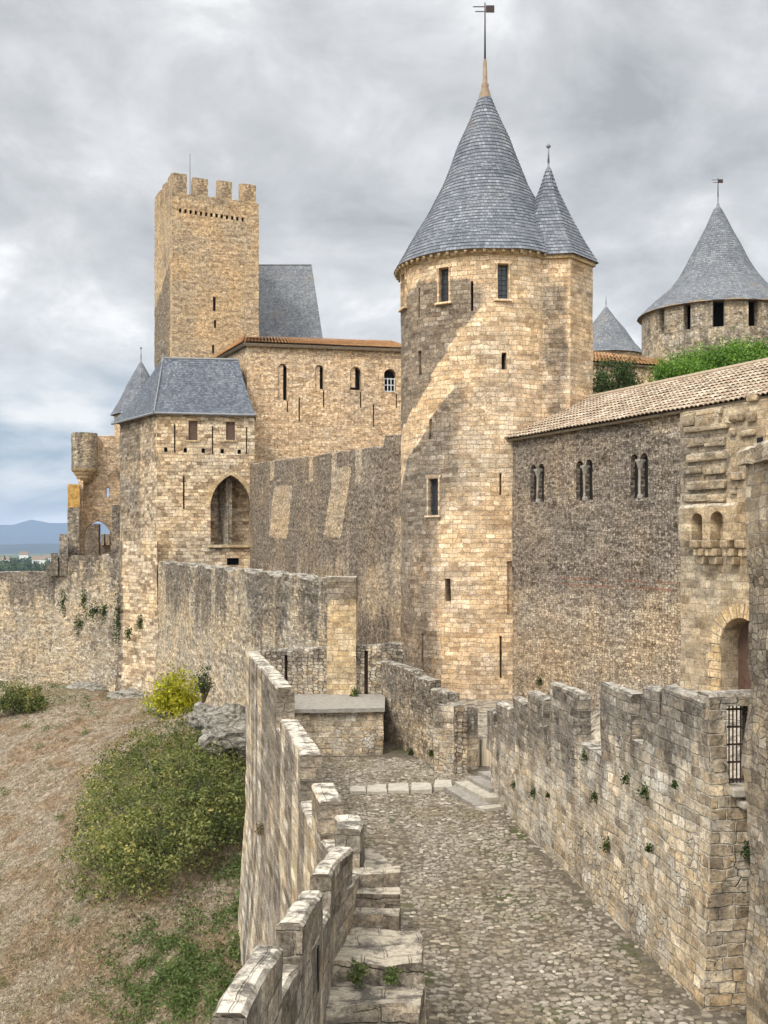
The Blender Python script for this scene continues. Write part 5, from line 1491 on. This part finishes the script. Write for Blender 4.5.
rf = link('tiled_roof', tm.mesh('tiled_roof', False), M['tile_orange'], wing); set_stain_shade(rf.data, st_const(0))
e2_ = Vector((*(fc-dn+lft), zF+.02)); r2_ = Vector((*(fa.lerp(fc, .55)+lft*-3), rz))
tm = tile_roof(e2_, e0, r2_, r0_, .30, .45, .09, 6); link('hip_tiles', tm.mesh('hip_tiles', False), M['tile_orange'], rf)
bb = MB(); bb.merge(slab_mb(e0-Vector((0, 0, .1)), e1_-Vector((0, 0, .1)), r1_-Vector((0, 0, .1)), r0_-Vector((0, 0, .1)), .25))
bb.merge(slab_mb(e2_-Vector((0, 0, .12)), e0-Vector((0, 0, .12)), r0_-Vector((0, 0, .12)), r2_-Vector((0, 0, .12)), .25))
link('eave_board', bb.mesh('eave_board'), M['eave'], rf)

# ================================================================== STEEP SLATE ROOFED BUILDING BEHIND
sr = thing('slate_roofed_hall', 'building with a very steep grey slate hip roof beside the square tower', 'building', (*XY(285, 135), -4))
s_ev = [Vector((*XY(236, 128), ZZ(340, 128))), Vector((*XY(323, 128), ZZ(340, 128))), Vector((*XY(324, 142), ZZ(340, 128))), Vector((*XY(240, 142), ZZ(340, 128)))]
s_tp = [Vector((*XY(252, 133), ZZ(265, 133))), Vector((*XY(311.5, 133), ZZ(265, 133))), Vector((*XY(311.5, 135), ZZ(265, 133))), Vector((*XY(252, 135), ZZ(265, 133)))]
rm = slate_rows(hip_ring(s_ev, s_tp, 14), (s_tp[0]-s_ev[0]).length, None, .3, .3, .03, 56)
rm.add(s_tp, [(0, 1, 2, 3)], [[(p.x, p.y) for p in s_tp]])
link('roof', rm.mesh('roof'), M['slate_far'], sr)
finish(prism_mb([p.xy for p in s_ev], -4, s_ev[0].z, .8), 'wall', M['sand'], st_const(.3), sr, disp=None)
link('ridge_lead', tube_mb(s_tp[0], s_tp[1], .12, .12, 6).mesh('ridge'), M['lead'], sr)

# ================================================================== FAR RIGHT ROUND TOWER (O)
OC = XY(718, 98); OR = 74.5/F*98
ot = thing('broad_round_tower', 'broad round tower with open slots below a flared grey slate cone, far right', 'tower', (OC[0], OC[1], -4))
zO = ZZ(314, 98)
mb = cyl_mb(OC, OR, 8, zO-2.4, 90, .4)
def ost(x, y, p): return .42+.3*nz_(p, .4)-.12*sstep(700, 740, x)
finish(mb, 'body', M['curtain'], ost, ot, disp=(.05, .8, .03, 3))
# posts between openings, closed rear
nP = 14
def arc_block(c, R0_, R1_, a0_, a1_, z0_, z1_, n_=6):
    mb = MB(); o1 = []; 
    for i in range(n_+1):
        a_ = lerp(a0_, a1_, i/n_); ca, sa_ = math.cos(a_), math.sin(a_)
        o1.append([Vector((c[0]+R1_*ca, c[1]+R1_*sa_, z0_)), Vector((c[0]+R1_*ca, c[1]+R1_*sa_, z1_)), Vector((c[0]+R0_*ca, c[1]+R0_*sa_, z1_)), Vector((c[0]+R0_*ca, c[1]+R0_*sa_, z0_)), Vector((c[0]+R1_*ca, c[1]+R1_*sa_, z0_))])
    us = [[(R1_*lerp(a0_, a1_, i/n_), q) for q in (z0_, z1_, z1_+.5, z0_, z0_)] for i in range(n_+1)]
    mb.grid(o1, us)
    for e in (0, -1): mb.add(o1[e][:4], [(0, 1, 2, 3)], [[(0, z0_), (0, z1_), (.8, z1_), (.8, z0_)]])
    return mb
openpx = [(661.5, 5.5), (687, 7), (718.5, 11), (754, 10)]
angs = []
for px, wpx in openpx:
    f = Rad(px, OC, OR); a_ = math.atan2(f.p.y-OC[1], f.p.x-OC[0]); dw_ = wpx/F*f.D/f.cos/OR; angs.append((a_, min(dw_, .24)))
angs.sort()
extra = angs[-1][0]+.36
full = angs+[(extra+.36*k, .13) for k in range(11)]
for i in range(len(full)):
    a_, wd = full[i]; b_, wd2 = full[(i+1) % len(full)]; 
    if i == len(full)-1: b_ += 2*PI
    if b_-wd2/2 > a_+wd/2: finish(arc_block(OC, OR-.8, OR, a_+wd/2, b_-wd2/2, zO-2.45, zO), 'post', M['curtain'], st_const(.3), ot, disp=(.04, .9, .02, 3))
link('loft_shade_core', cyl_mb(OC, OR-1.6, zO-2.4, zO-.1, 40, 2.5).mesh('loft_shade'), M['shade_fill'], ot)  # near-black drum stands in for the shade inside the loft
op = [(79, 316.5), (64, 302), (48, 289), (38, 276), (31, 264), (22.5, 247), (13, 229), (3, 208)]
op = [(r/F*98, ZZ(y, 98)) for r, y in op]
rme = cone_roof(OC, op, .26, .26, 110, 16, .1, lip=.03).mesh('roof'); displace(rme, .07, .5, .015, 3)
rf = link('roof', rme, M['slate_far'], ot)
finial(rf, OC, ZZ(208, 98), ZZ(178, 98), .2, ball=None, vane=.8, capm='lead')
link('soffit', lathe_mb(OC, [(OR-1.0, op[0][1]+.02), (op[0][0]-.05, op[0][1]-.05), (op[0][0]-.02, op[0][1]-.01), (op[0][0]-.5, op[0][1]+.3)], 96).mesh('soffit'), M['eave'], rf)

# small cone behind
QC = XY(606, 125)
qt = thing('small_cone_tower', 'small pointed slate cone of a tower just right of the round tower', 'tower', (QC[0], QC[1], 5))
qp = [(40, 357), (29, 345), (19, 330), (9, 318), (1, 307)]; qp = [(r/F*125, ZZ(y, 125)) for r, y in qp]
rf = link('roof', cone_roof(QC, qp, .3, .3, 80, 12, lip=.03).mesh('roof'), M['slate_far'], qt)
finial(rf, QC, ZZ(308, 125), ZZ(296, 125), .13, capm='lead')
finish(cyl_mb(QC, 36/F*125, 5, qp[0][1]+.1, 40, .8), 'body', M['sand'], st_const(.3), qt, disp=None)

# low tiled building between
qb = thing('low_tiled_house', 'low sandy house with orange tiled roof between the round tower and the far tower', 'building', (*XY(630, 84), 5))
qa, qb_ = XY(575, 84), XY(673, 86.5)
mb = prism_mb([qa, qb_, (qb_[0]+1, 93), (qa[0]+1, 91)], 5, ZZ(362, 84), .4)
finish(mb, 'wall', M['sand'], st_const(.25), qb, disp=(.04, .8, .02, 3))
zq = ZZ(361, 84)
tm = tile_roof((qa[0]-.3, qa[1]-.4, zq), (qb_[0]+.3, qb_[1]-.4, zq-.05), (qa[0]+.6, qa[1]+4, zq+1.6), (qb_[0]+.4, qb_[1]+4, zq+1.15), .3, .45, .09, 6)
rf = link('tiled_roof', tm.mesh('tr', False), M['tile_orange'], qb)
link('eave_board', slab_mb((qa[0]-.2, qa[1]-.35, zq-.07), (qb_[0]+.2, qb_[1]-.35, zq-.12), (qb_[0]+.4, qb_[1]+4, zq+1.0), (qa[0]+.6, qa[1]+4, zq+1.45), .15).mesh('eb'), M['eave'], rf)

# ================================================================== SECOND SLATE CONE BEHIND THE BASTION
RC = XY(141, 112)
ct = thing('narrow_cone_turret', 'narrow turret with pointed slate roof behind the slate-roofed bastion', 'turret', (RC[0], RC[1], 0))
cp_ = [(30, 416), (21, 401), (12, 382), (1.5, 363)]; cp_ = [(r/F*112, ZZ(y, 112)) for r, y in cp_]
rf = link('roof', cone_roof(RC, cp_, .25, .25, 64, 8, .2, lip=.03).mesh('roof'), M['slate'], ct)
finial(rf, RC, ZZ(363, 112), ZZ(348, 112), .14, ball=.12, capm='lead')
finish(cyl_mb(RC, 26/F*112, 0, cp_[0][1]+.05, 8, .6, .2), 'body', M['sand'], st_const(.1), ct, disp=None)

# ================================================================== GATE RUIN WITH BARTIZAN AT THE LEFT
gr_ = thing('gate_ruin', 'ruined gate with round corbelled bartizan and pointed arch, far left', 'gate', (*XY(95, 110), -4))
gq = Line(XY(80, 108), XY(126, 109))
if gq.n.y < 0: gq = Line(XY(80, 108), XY(126, 109), -1)
s0_, s1_ = gq.hit(84)[0], gq.hit(110.5)[0]; z1_ = gq.hit(97, 521)[1]
cut = [gq.cut(arch(s0_, s1_, -4.5, z1_, (s1_-s0_)*.62, True), 3.2, .4)]
r_ = gq.rect(106.5, 109, 487, 497); cut.append(gq.cut(rect(*r_), 3.2))
mb = wall_mb(gq.p, gq.p+gq.d*gq.L, 1.6, -4, ZZ(435, 108), cell=.35, side=1 if Vector((-gq.d.y, gq.d.x)).dot(gq.n) > 0 else -1)
finish(mb, 'wall', M['sand'], lambda x, y, p: .25+.3*nz_(p, .4)+(.35 if y < 480 and x > 100 and y > 470 else 0), gr_, cut=cut, disp=(.05, .8, .03, 3))
BC = XY(84.5, 107.5); br_ = 12.7/F*107.5
finish(cyl_mb(BC, br_, ZZ(469, 107), ZZ(433, 107), 28, .3), 'bartizan', M['curtain'], lambda x, y, p: .55+.2*nz_(p, .9), gr_, disp=(.03, 1, .02, 3))
lat = lathe_mb(BC, [(.25, ZZ(483, 107)), (.75, ZZ(478, 107)), (.80, ZZ(476, 107)), (.98, ZZ(474, 107)), (1.02, ZZ(472.5, 107)), (1.2, ZZ(471, 107)), (br_+.06, ZZ(468.5, 107)), (0, ZZ(468, 107))], 28)
finish(lat, 'bartizan_corbel', M['ochre'], st_const(.4), gr_, disp=None)
finish(prism_mb([XY(78.5, 107.0), XY(83.2, 107.0), XY(83.2, 109), XY(78.5, 109)], -4, ZZ(478, 107), .35), 'pier', M['sand'], st_const(.15), gr_, disp=(.02, 1, .01, 3))
pl_ = [XY(67.5, 105), XY(79.5, 105), XY(80, 107.5), XY(68.5, 107.5)]
finish(prism_mb(pl_, -5, ZZ(507, 105), .35), 'outer_pier', M['curtain'], st_const(.6), gr_, disp=(.05, .9, .03, 3))
finish(prism_mb(pl_, ZZ(507, 105), ZZ(484, 105), .35), 'lichened_top', M['lichen'], st_const(.1), gr_, disp=(.05, .9, .03, 3))
finish(prism_mb([XY(112, 105), XY(123, 105), XY(123, 107.5), XY(113, 107.5)], -5, ZZ(505, 105), .35), 'dark_pier', M['curtain'], st_const(.8), gr_, disp=(.05, .9, .03, 3))
finish(prism_mb([XY(83, 113), XY(98.5, 113), XY(100.5, 115), XY(84, 115)], -5, ZZ(524, 113), .35), 'inner_pier', M['dark'], st_const(.9), gr_, disp=(.05, .9, .03, 3))
# stepped parapet left of it + inner low wall seen through the arch
vw = thing('far_low_wall', 'dark crenellated wall seen through the arch of the ruined gate', 'wall', (*XY(100, 120), -4))
finish(wall_mb(XY(84, 120), XY(125, 121), .8, -5, ZZ(543, 120), cell=.4), 'wall_body', M['dark'], st_const(.7), vw, disp=(.03, 1, .02, 3))
for x0, x1 in ((101, 104), (106, 109.5), (111, 114)):
    finish(wall_mb(XY(x0, 120), XY(x1, 120), .7, ZZ(545, 120), ZZ(534, 120), cell=.4), 'merlon', M['dark'], st_const(.7), vw, disp=None)

# left outer walls
ow = thing('outer_wall_section', 'ivy-spotted pale wall section below the ruined gate, left of the bastion', 'wall', (*XY(90, 103), -12))
wl = Line(XY(56, 104), XY(122, 100))
mb = wall_mb(wl.p, wl.p+wl.d*wl.L, 1.4, -14.5, ZZ(560, 104), ZZ(556, 100), cell=.33, side=1, batter=.09, zb=-3, topfn=lambda s: .25*math.copysign(1, math.sin(s*3.3)))
finish(mb, 'outer_wall_section_body', M['curtain'], lambda x, y, p: .62-.55*sstep(575, 610, y+10*nz_(p, .5))-(.5 if abs(x-104) < 4 or abs(x-64) < 3 else 0)+.2*nz_(p, .4), ow, disp=(.12, .5, .05, 3))
for x0, x1, yt in ((51, 58, 553), (46, 51, 564), (59.5, 67, 534)):
    finish(prism_mb([XY(x0, 103.2), XY(x1, 103.2), XY(x1, 104.5), XY(x0, 104.5)], ZZ(576, 103), ZZ(yt, 103), .3), 'merlon', M['curtain'], st_const(.75), ow, disp=(.03, 1, .02, 3))
lwk = thing('low_outer_wall', 'low ochre wall with dark coping running off the left edge', 'wall', (*XY(20, 106), -14))
mb = wall_mb(XY(-60, 112), XY(60, 104.5), 1.2, -18, ZZ(573, 112)+.05, ZZ(571, 104.5), cell=.35, side=1, topfn=lambda s: .06*mn.noise(Vector((s, 0, 0))))
finish(mb, 'low_outer_wall_body', M['curtain'], lambda x, y, p: .95-.75*sstep(588, 618, y+14*nz_(p, .35))+.15*nz_(p, .5)-(.9 if x < 7 and y > 580 else 0), lwk, disp=(.08, .6, .03, 3))

# ================================================================== ROCKS
def rock(name, label, c, r, seed):
    bm = bmesh.new(); bmesh.ops.create_icosphere(bm, subdivisions=4, radius=1)
    for v in bm.verts:
        p = v.co.copy(); d_ = 1+.32*mn.noise(p*1.3+Vector((seed, 0, 0)))
        cell = mn.cell(p*2.1+Vector((seed, seed, 0)))*.16; rid = abs(mn.noise(Vector((p.x*1.2, p.y*1.2, p.z*5))+Vector((seed, 1, 0))))*.22
        v.co = Vector((p.x*r[0], p.y*r[1], p.z*r[2]))*(d_+cell*.5-rid)
        v.co += mn.noise_vector(p*6+Vector((seed, 0, 0)))*.07*min(r)
    me = bpy.data.meshes.new(name); bm.to_mesh(me); bm.free()
    uvl = me.uv_layers.new(name='UVMap')
    for v in me.vertices: v.co += Vector(c)
    o = link(name, me, M['rock'], base=c); tagp(o, label, 'rock', 'rocks under the curtain wall'); return o
rock('rock_outcrop', 'large grey fissured rock under the near end of the curtain wall', P(228, 732, 57.5), (1.6, 1.5, 1.45), 3)
rock('rock_outcrop', 'pale pointed boulder leaning left of the fissured rock', P(206, 716, 60), (1.0, .8, .75), 9)
rock('rock_outcrop', 'flat rock ledge at the foot of the curtain wall behind the yellow bush', P(180, 706, 79), (2.2, 1.3, .9), 5)
rock('rock_outcrop', 'low grey ledge under the buttress of the bastion', P(135, 697, 95.5), (2.4, 1.4, .8), 14)
rock('rock_outcrop', 'low grey ledge below the ivy-spotted wall section', P(95, 691, 100.5), (3.0, 1.4, .8), 21)

# ================================================================== VEGETATION
def bush(name, label, px, py, rad, mat, ncl, per, size, seed, cat='bush', stem=True, lift=.35, cl=.6, group=None, d=None):
    g = ground_hit(px, py) if d is None else P(px, py, d)
    th_ = thing(name, label, cat, tuple(g), group)
    c = g+Vector((0, 0, rad[2]*lift))
    rs = np.random.RandomState(seed)
    pts, tn_ = crown_pts(tuple(c), rad, ncl, per, cl, .35, seed, zmin=-.25)
    # keep above ground
    gz_ = ground_arr(pts[:, 0], pts[:, 1]) if d is None else np.full(len(pts), -99)
    m_ = pts[:, 2] > gz_-.1; pts = pts[m_]; tn_ = tn_[m_]
    leaf_obj('foliage', pts, size, M[mat], th_, tint=tn_, outward=(pts-np.array(c))/np.array(rad))
    if stem:
        tips = [tuple(c+Vector((rs.uniform(-1, 1)*rad[0]*.8, rs.uniform(-1, 1)*rad[1]*.8, rs.uniform(.1, .8)*rad[2]))) for _ in range(9)]
        link('stem', branches(g-Vector((0, 0, .2)), tips, .07+rad[0]*.012).mesh('stem'), M['bark'], th_)
    return th_
# the big shrub: built over the slope
def big_bush():
    rs = np.random.RandomState(4); g = ground_hit(165, 850); th_ = thing('spreading_bush', 'large spreading green bush turning yellow on the bank', 'bush', tuple(g))
    P_ = []; T_ = []
    outline = [(66, 893), (72, 850), (84, 800), (104, 765), (135, 742), (150, 728), (182, 722), (215, 740), (243, 752), (250, 790), (250, 830), (232, 850), (205, 868), (182, 884), (150, 900), (112, 907), (80, 903)]
    def inside(x, y):
        c_ = False; j = len(outline)-1
        for i in range(len(outline)):
            xi, yi = outline[i]; xj, yj = outline[j]
            if (yi > y) != (yj > y) and x < (xj-xi)*(y-yi)/(yj-yi)+xi: c_ = not c_
            j = i
        return c_
    k = 0
    while k < 1500:
        x = rs.uniform(60, 255); y = rs.uniform(715, 910)
        if not inside(x+rs.normal()*6, y+rs.normal()*6): continue
        # distance from ground: dome
        e = math.sqrt(((x-162)/98)**2+((y-818)/95)**2); hgt = 3.0*math.sqrt(max(0, 1-e*e))*rs.uniform(.1, 1.0)+.15
        gh = ground_hit(x, y+hgt*9)   # stand above the bank
        q = np.array(gh)+np.array([0, -.25*hgt, hgt]); kk = int(rs.uniform(12, 44)*(1.0 if e < .8 else .55)); s = rs.uniform(.2, .55)
        P_.append(q+rs.normal(size=(kk, 3))*s*np.array([1, 1, .7])*.75)
        yel = .16 if (x-y*.3 < -110+20*rs.normal()) else 0
        T_.append(np.clip(rs.normal(.36+.20*rs.normal()+yel+.25*(hgt/3-.5), .11, kk), 0, 1)); k += 1  # higher clumps tinted lighter as if lit from above
    pts = np.concatenate(P_); tt_ = np.concatenate(T_)
    leaf_obj('foliage', pts, .175, M['fig'], th_, tint=tt_, aspect=.5, outward=np.tile(np.array([[0, -.3, .5]]), (len(pts), 1)))
    tips = [tuple(p) for p in pts[rs.choice(len(pts), 60)]]
    link('stem', branches(ground_hit(170, 850)-Vector((0, 0, .2)), tips, .09).mesh('stem'), M['bark'], th_)
big_bush()
bush('yellow_bush', 'bright yellow bush beside the rocks under the curtain wall', 173, 712, (1.5, 1.2, 2.1), 'yellow', 130, 40, .17, 5, lift=.2, cl=.5, d=62)
bush('evergreen_shrub', 'narrow dark evergreen against the wall right of the yellow bush', 203, 700, (.6, .6, 1.5), 'green', 50, 26, .13, 6, lift=.5, cl=.35, d=66)
bush('round_bush', 'round dark green bush at the left edge below the low wall', 21, 712, (2.2, 1.7, 2.2), 'fig', 150, 44, .20, 7, lift=.25, cl=.6)
bush('low_shrub', 'low green shrub between the round bush and the wall', 55, 680, (1.8, 1.0, .8), 'green', 40, 26, .17, 8, lift=.4, cl=.5, stem=False)
for i, (px, py, r_, lb) in enumerate(((27, 728, .45, 'small pale tuft just below the round bush'), (47, 730, .45, 'yellowish tuft right of the round bush'), (40, 749, .5, 'straw tuft on the upper bank left of the bush'),
                                      (86, 734, .35, 'tiny green tuft high on the bank'), (108, 764, .35, 'dark green tuft above the spreading bush'), (5, 795, .45, 'pale green tuft at the left edge halfway down'),
                                      (68, 1003, .55, 'green weed clump near the bottom of the bank'), (2, 985, .5, 'yellow weed at the left edge near the bottom'), (60, 820, .4, 'straw tuft left of the spreading bush'),
                                      (75, 924, .4, 'green tuft just below the spreading bush'))):
    g = ground_hit(px, py); pts = np.array(g)+RS.normal(size=(150, 3))*np.array([r_*.6, r_*.6, r_*.3])+np.array([0, 0, r_*.3])
    o = leaf_obj('grass_tuft', pts, .17, M['grass'], None, tuple(g), tint=np.clip(RS.normal(.65, .22, len(pts)), 0, 1), aspect=.22, up=.0); tagp(o, lb, 'grass tuft', 'tufts on the bank')
# ground cover (uncountable)
pts = []; tn_ = []
while len(pts) < 24000:
    x = RS.uniform(-8, 262); y = RS.uniform(668, 1040)
    g_ = greenness(x, y)
    if RS.uniform() > g_*1.35-.05: continue
    if mn.noise(Vector((x*.045, y*.06, 0)))+.25*mn.noise(Vector((x*.2, y*.2, 0))) < -.02: continue
    gh = ground_hit(x, y, 34)
    for _ in range(5): pts.append(np.array(gh)+RS.normal(size=3)*np.array([.22, .22, .06])+np.array([0, 0, .06])); tn_.append(RS.normal(.42, .22))
o = leaf_obj('ground_cover', pts, .16, M['grass'], tint=np.array(tn_), aspect=.5); tagp(o, 'low green weeds creeping over the bank', 'ground cover', kind='stuff')
pts = []
while len(pts) < 42000:
    x = RS.uniform(-10, 262); y = RS.uniform(680, 1045)
    gh = np.array(ground_hit(x, y, 34, 105))
    for _ in range(12): pts.append(gh+RS.normal(size=3)*np.array([.45, .45, .0])+np.array([0, 0, .03]))
pts = np.array(pts); pts[:, 2] = ground_arr(pts[:, 0], pts[:, 1])+RS.uniform(0, .12, len(pts))+np.array([.35*mn.noise(Vector((a_*.22, b_*.22, 0)))+.12*mn.noise(Vector((a_*.9, b_*.9, 2))) for a_, b_ in pts[:, :2]])
P_ = []; T_ = []
for k in range(150):
    x = RS.uniform(-5, 245); y = RS.uniform(700, 1030); g = np.array(ground_hit(x, y, 34, 105)); n_ = RS.randint(15, 50); r_ = RS.uniform(.12, .3)
    P_.append(g+RS.normal(size=(n_, 3))*np.array([r_, r_, r_*.45])+np.array([0, 0, r_*.5])); T_.append(np.clip(RS.normal(RS.choice([.45, .8, .95]), .12, n_), 0, 1))
o = leaf_obj('dry_weeds', np.concatenate(P_), .15, M['grass'], tint=np.concatenate(T_), aspect=.22, up=0.); tagp(o, 'small faded weeds sprinkled over the bank', 'weeds', kind='stuff')
o = leaf_obj('dry_grass', pts, .20, M['straw'], tint=np.clip(RS.normal(.35, .28, len(pts)), 0, 1), aspect=.16, up=-.2); tagp(o, 'dry straw-coloured grass covering the bank', 'grass', kind='stuff')

# ivy / weeds on walls
def weed(name, label, p, r_, mat='green', n_=110, size=.10, cat='plant', grp=None):
    r_ = r_*.82
    q_ = RS.normal(size=(n_, 3)); q_ *= (RS.uniform(.15, 1.5, n_)/np.linalg.norm(q_, axis=1))[:, None]; q_[:, 0] += .25*np.sin(q_[:, 2]*3)
    pts = np.array(p)+q_*np.array([r_[0], r_[1], r_[2]] if hasattr(r_, '__len__') else [r_*.6, r_*.5, r_*.8])
    o = leaf_obj(name, pts, size, M[mat], None, tuple(p), tint=RS.uniform(0, .9, n_), aspect=.5); tagp(o, label, cat, grp)
for px, py, r_, lb in ((536, 792, .22, 'green weed low on the far part of the street wall'), (587, 756, .16, 'small weed below the middle merlon of the street wall'), (597, 797, .16, 'weed in a joint at mid height of the street wall'),
                       (629, 778, .18, 'weed in a joint under the broad merlon of the street wall'), (648, 792, .20, 'dark weed low right of the broad merlon'), (610, 845, .22, 'thick weed near the foot of the street wall'),
                       (653, 848, .12, 'tiny weed near the foot of the wall right of the thick weed'), (517, 784, .14, 'small weed beside the street steps'), (679, 784, .10, 'tiny weed under the corner merlon'),
                       (551, 795, .10, 'tiny weed right of the far green weed')):
    s_, z = kl.hit(px, py); weed('wall_weed', lb, kl.at(s_, z, -.08), r_, n_=int(60+r_*400), size=.065, grp='weeds on the street wall')
for px, py, r_, lb in ((413, 752, .18, 'weed on the stepped wall left of the end pier'), (433, 753, .16, 'weed low on the stepped wall by the end pier')):
    s_, z = ll.hit(px, py); weed('wall_weed', lb, ll.at(s_, z, -.06), r_, n_=120, size=.09, grp='weeds on the stepped wall')
weed('wall_weed', 'dark weed hanging at the foot of the hall wall', hl.at(hl.hit(541, 681)[0], hl.hit(541, 681)[1], -.08), .26, n_=190, size=.10)
weed('wall_weed', 'green plant hanging below the grille sill', rl.at(rl.hit(748, 848)[0], rl.hit(748, 848)[1], -.08), .22, n_=260, size=.06)
weed('stair_plant', 'leafy green plant growing on the stair treads beside the near parapet', Vector((-.34, 14.35, -5.55)), .2, 'grass', 260, .06)
weed('stair_plant', 'low grass fringe along the edge of the stair landing', Vector((.1, 14.42, -5.62)), .16, 'grass', 200, .06)
weed('wall_weed', 'dry brown tuft high on the outer face of the parapet wall', Vector((ol(36)-.1, 36, -9.2)), .28, 'straw', 200, .12)
weed('wall_weed', 'grass tuft on the slab platform by the ochre pilaster', P(355, 694, 45.8), .3, 'grass', 200, .12)
for i, (px, py, rx, rz_, lb) in enumerate(((104, 612, .25, .7, 'small ivy patch high on the ivy-spotted wall'), (84, 600, .35, .8, 'ivy hanging from the top of the ivy-spotted wall'), (94, 612, .7, .7, 'broad ivy patch in the middle of the ivy-spotted wall'),
                                 (118, 620, .35, 2.6, 'long ivy trail in the corner beside the buttress'), (128, 634, .25, .5, 'small ivy clump on the buttress'), (63, 602, .3, .9, 'ivy at the corner with the low outer wall'),
                                 (140, 622, .2, .5, 'tiny ivy clump right of the buttress edge'), (149, 643, .25, .4, 'small weed low on the buttress'), (160, 641, .25, .4, 'small weed where buttress meets the curtain wall'),
                                 (79, 625, .35, .7, 'ivy clump low on the left of the ivy-spotted wall'))):
    D_ = 101.5-(px-56)*.065 if px < 122 else 95.2
    p = P(px, py, D_-.5); weed('ivy', lb, p, np.array([rx, .35, rz_])*1.25, n_=int(160+rx*rz_*420), size=.20, grp='ivy on the left walls')

# trees behind the hall roof
def tree(name, label, c, rad, mat, ncl, per, size, seed, trunk_z, cl=.7):
    th_ = thing(name, label, 'tree', (c[0], c[1], trunk_z)); rs = np.random.RandomState(seed)
    pts, tn_ = crown_pts(c, rad, ncl, per, cl, .4, seed, rn=.22)
    leaf_obj('crown', pts, size, M[mat], th_, tint=tn_, aspect=.4, outward=(pts-np.array(c))/np.array(rad))
    tips = [tuple(Vector(c)+Vector((rs.uniform(-1, 1)*rad[0]*.7, rs.uniform(-1, 1)*rad[1]*.7, rs.uniform(-.3, .6)*rad[2]))) for _ in range(12)]
    mb = branches((c[0], c[1], c[2]-rad[2]*.6), tips, .14); mb.merge(tube_mb((c[0], c[1], trunk_z), (c[0], c[1], c[2]-rad[2]*.55), .25, .15)); link('trunk', mb.mesh('trunk'), M['bark'], th_)
tree('pine_tree', 'bright green pine crown behind the pale tiled hall roof', tuple(P(737, 377, 64)), (4.6, 2.6, 2.0), 'pine', 420, 110, .17, 31, -3, .75)
tree('cypress_tree', 'dark green conifer between the round tower and the bright pine', tuple(P(617, 391, 72)), (1.75, 1.5, 2.5), 'green', 150, 60, .2, 32, -3, .6)
tree('pine_tree', 'second pine crown just left of the bright pine', tuple(P(680, 383, 62)), (1.7, 1.6, 1.3), 'pine', 130, 100, .16, 33, -3, .65)

# far trees and houses on the plain
rs = np.random.RandomState(3); P_ = []; T_ = []
for k in range(700):
    D_ = rs.uniform(1500, 2900); px = rs.uniform(-60, 110); X_ = (px-HX)/F*D_; r0 = rs.uniform(5, 11)
    cnt = 26; P_.append(np.array([X_, D_, -36+r0*.5])+rs.normal(size=(cnt, 3))*r0*np.array([.6, .5, .42])); T_.append(np.clip(rs.normal(.4, .2, cnt)+rs.normal()*.15, 0, 1))
o = leaf_obj('distant_wood', np.concatenate(P_), 5.5, M['green'], tint=np.concatenate(T_), aspect=.8); tagp(o, 'dark belt of trees on the plain beyond the low wall', 'wood', kind='stuff')
def house(px, D_, w_, d_, h_, lb):
    x, y = XY(px, D_); z = -36.3; th_ = thing('distant_house', lb, 'house', (x, y, z), 'houses on the plain')
    link('wall', box_mb((x, y, z+h_/2), w_, d_, h_, .2).mesh('w'), M['white'], th_)
    q = .2; ca, sa_ = math.cos(q), math.sin(q)
    def T(a_, b_, c_): return Vector((x+a_*ca-b_*sa_, y+a_*sa_+b_*ca, z+c_))
    W_, Dp = w_/2+.5, d_/2+.5; v = [T(-W_, -Dp, h_), T(W_, -Dp, h_), T(W_, Dp, h_), T(-W_, Dp, h_), T(-W_, 0, h_*1.4), T(W_, 0, h_*1.4)]
    m_ = MB(); m_.add(v, [(0, 1, 5, 4), (2, 3, 4, 5), (0, 4, 3), (1, 2, 5), (3, 2, 1, 0)], [[(0, 0)]*4, [(0, 0)]*4, [(0, 0)]*3, [(0, 0)]*3, [(0, 0)]*4])
    link('roof', m_.mesh('r'), M['eave'], th_)
house(39, 1900, 22, 14, 16, 'larger white house among the far trees'); house(5, 2100, 16, 12, 14, 'white house near the left edge on the plain')
house(24, 2600, 20, 12, 20, 'farthest white house, in the middle of the belt of trees'); house(48, 2350, 14, 10, 15, 'small white house right of the larger one')

# ================================================================== AIR
hz = MB(); hz.merge(box_mb((0, 9000, 155), 52000, 38000, 420))
N = NT('air'); v_ = N.n('ShaderNodeVolumePrincipled', {'Color': (.52, .68, 1.0, 1), 'Density': .000055}); N.n('ShaderNodeOutputMaterial', {1: v_.outputs[0]})
USE_HAZE = True
if USE_HAZE:
    o = link('haze', hz.mesh('haze'), N.m); tagp(o, 'thin blue haze over the plain', kind='stuff')
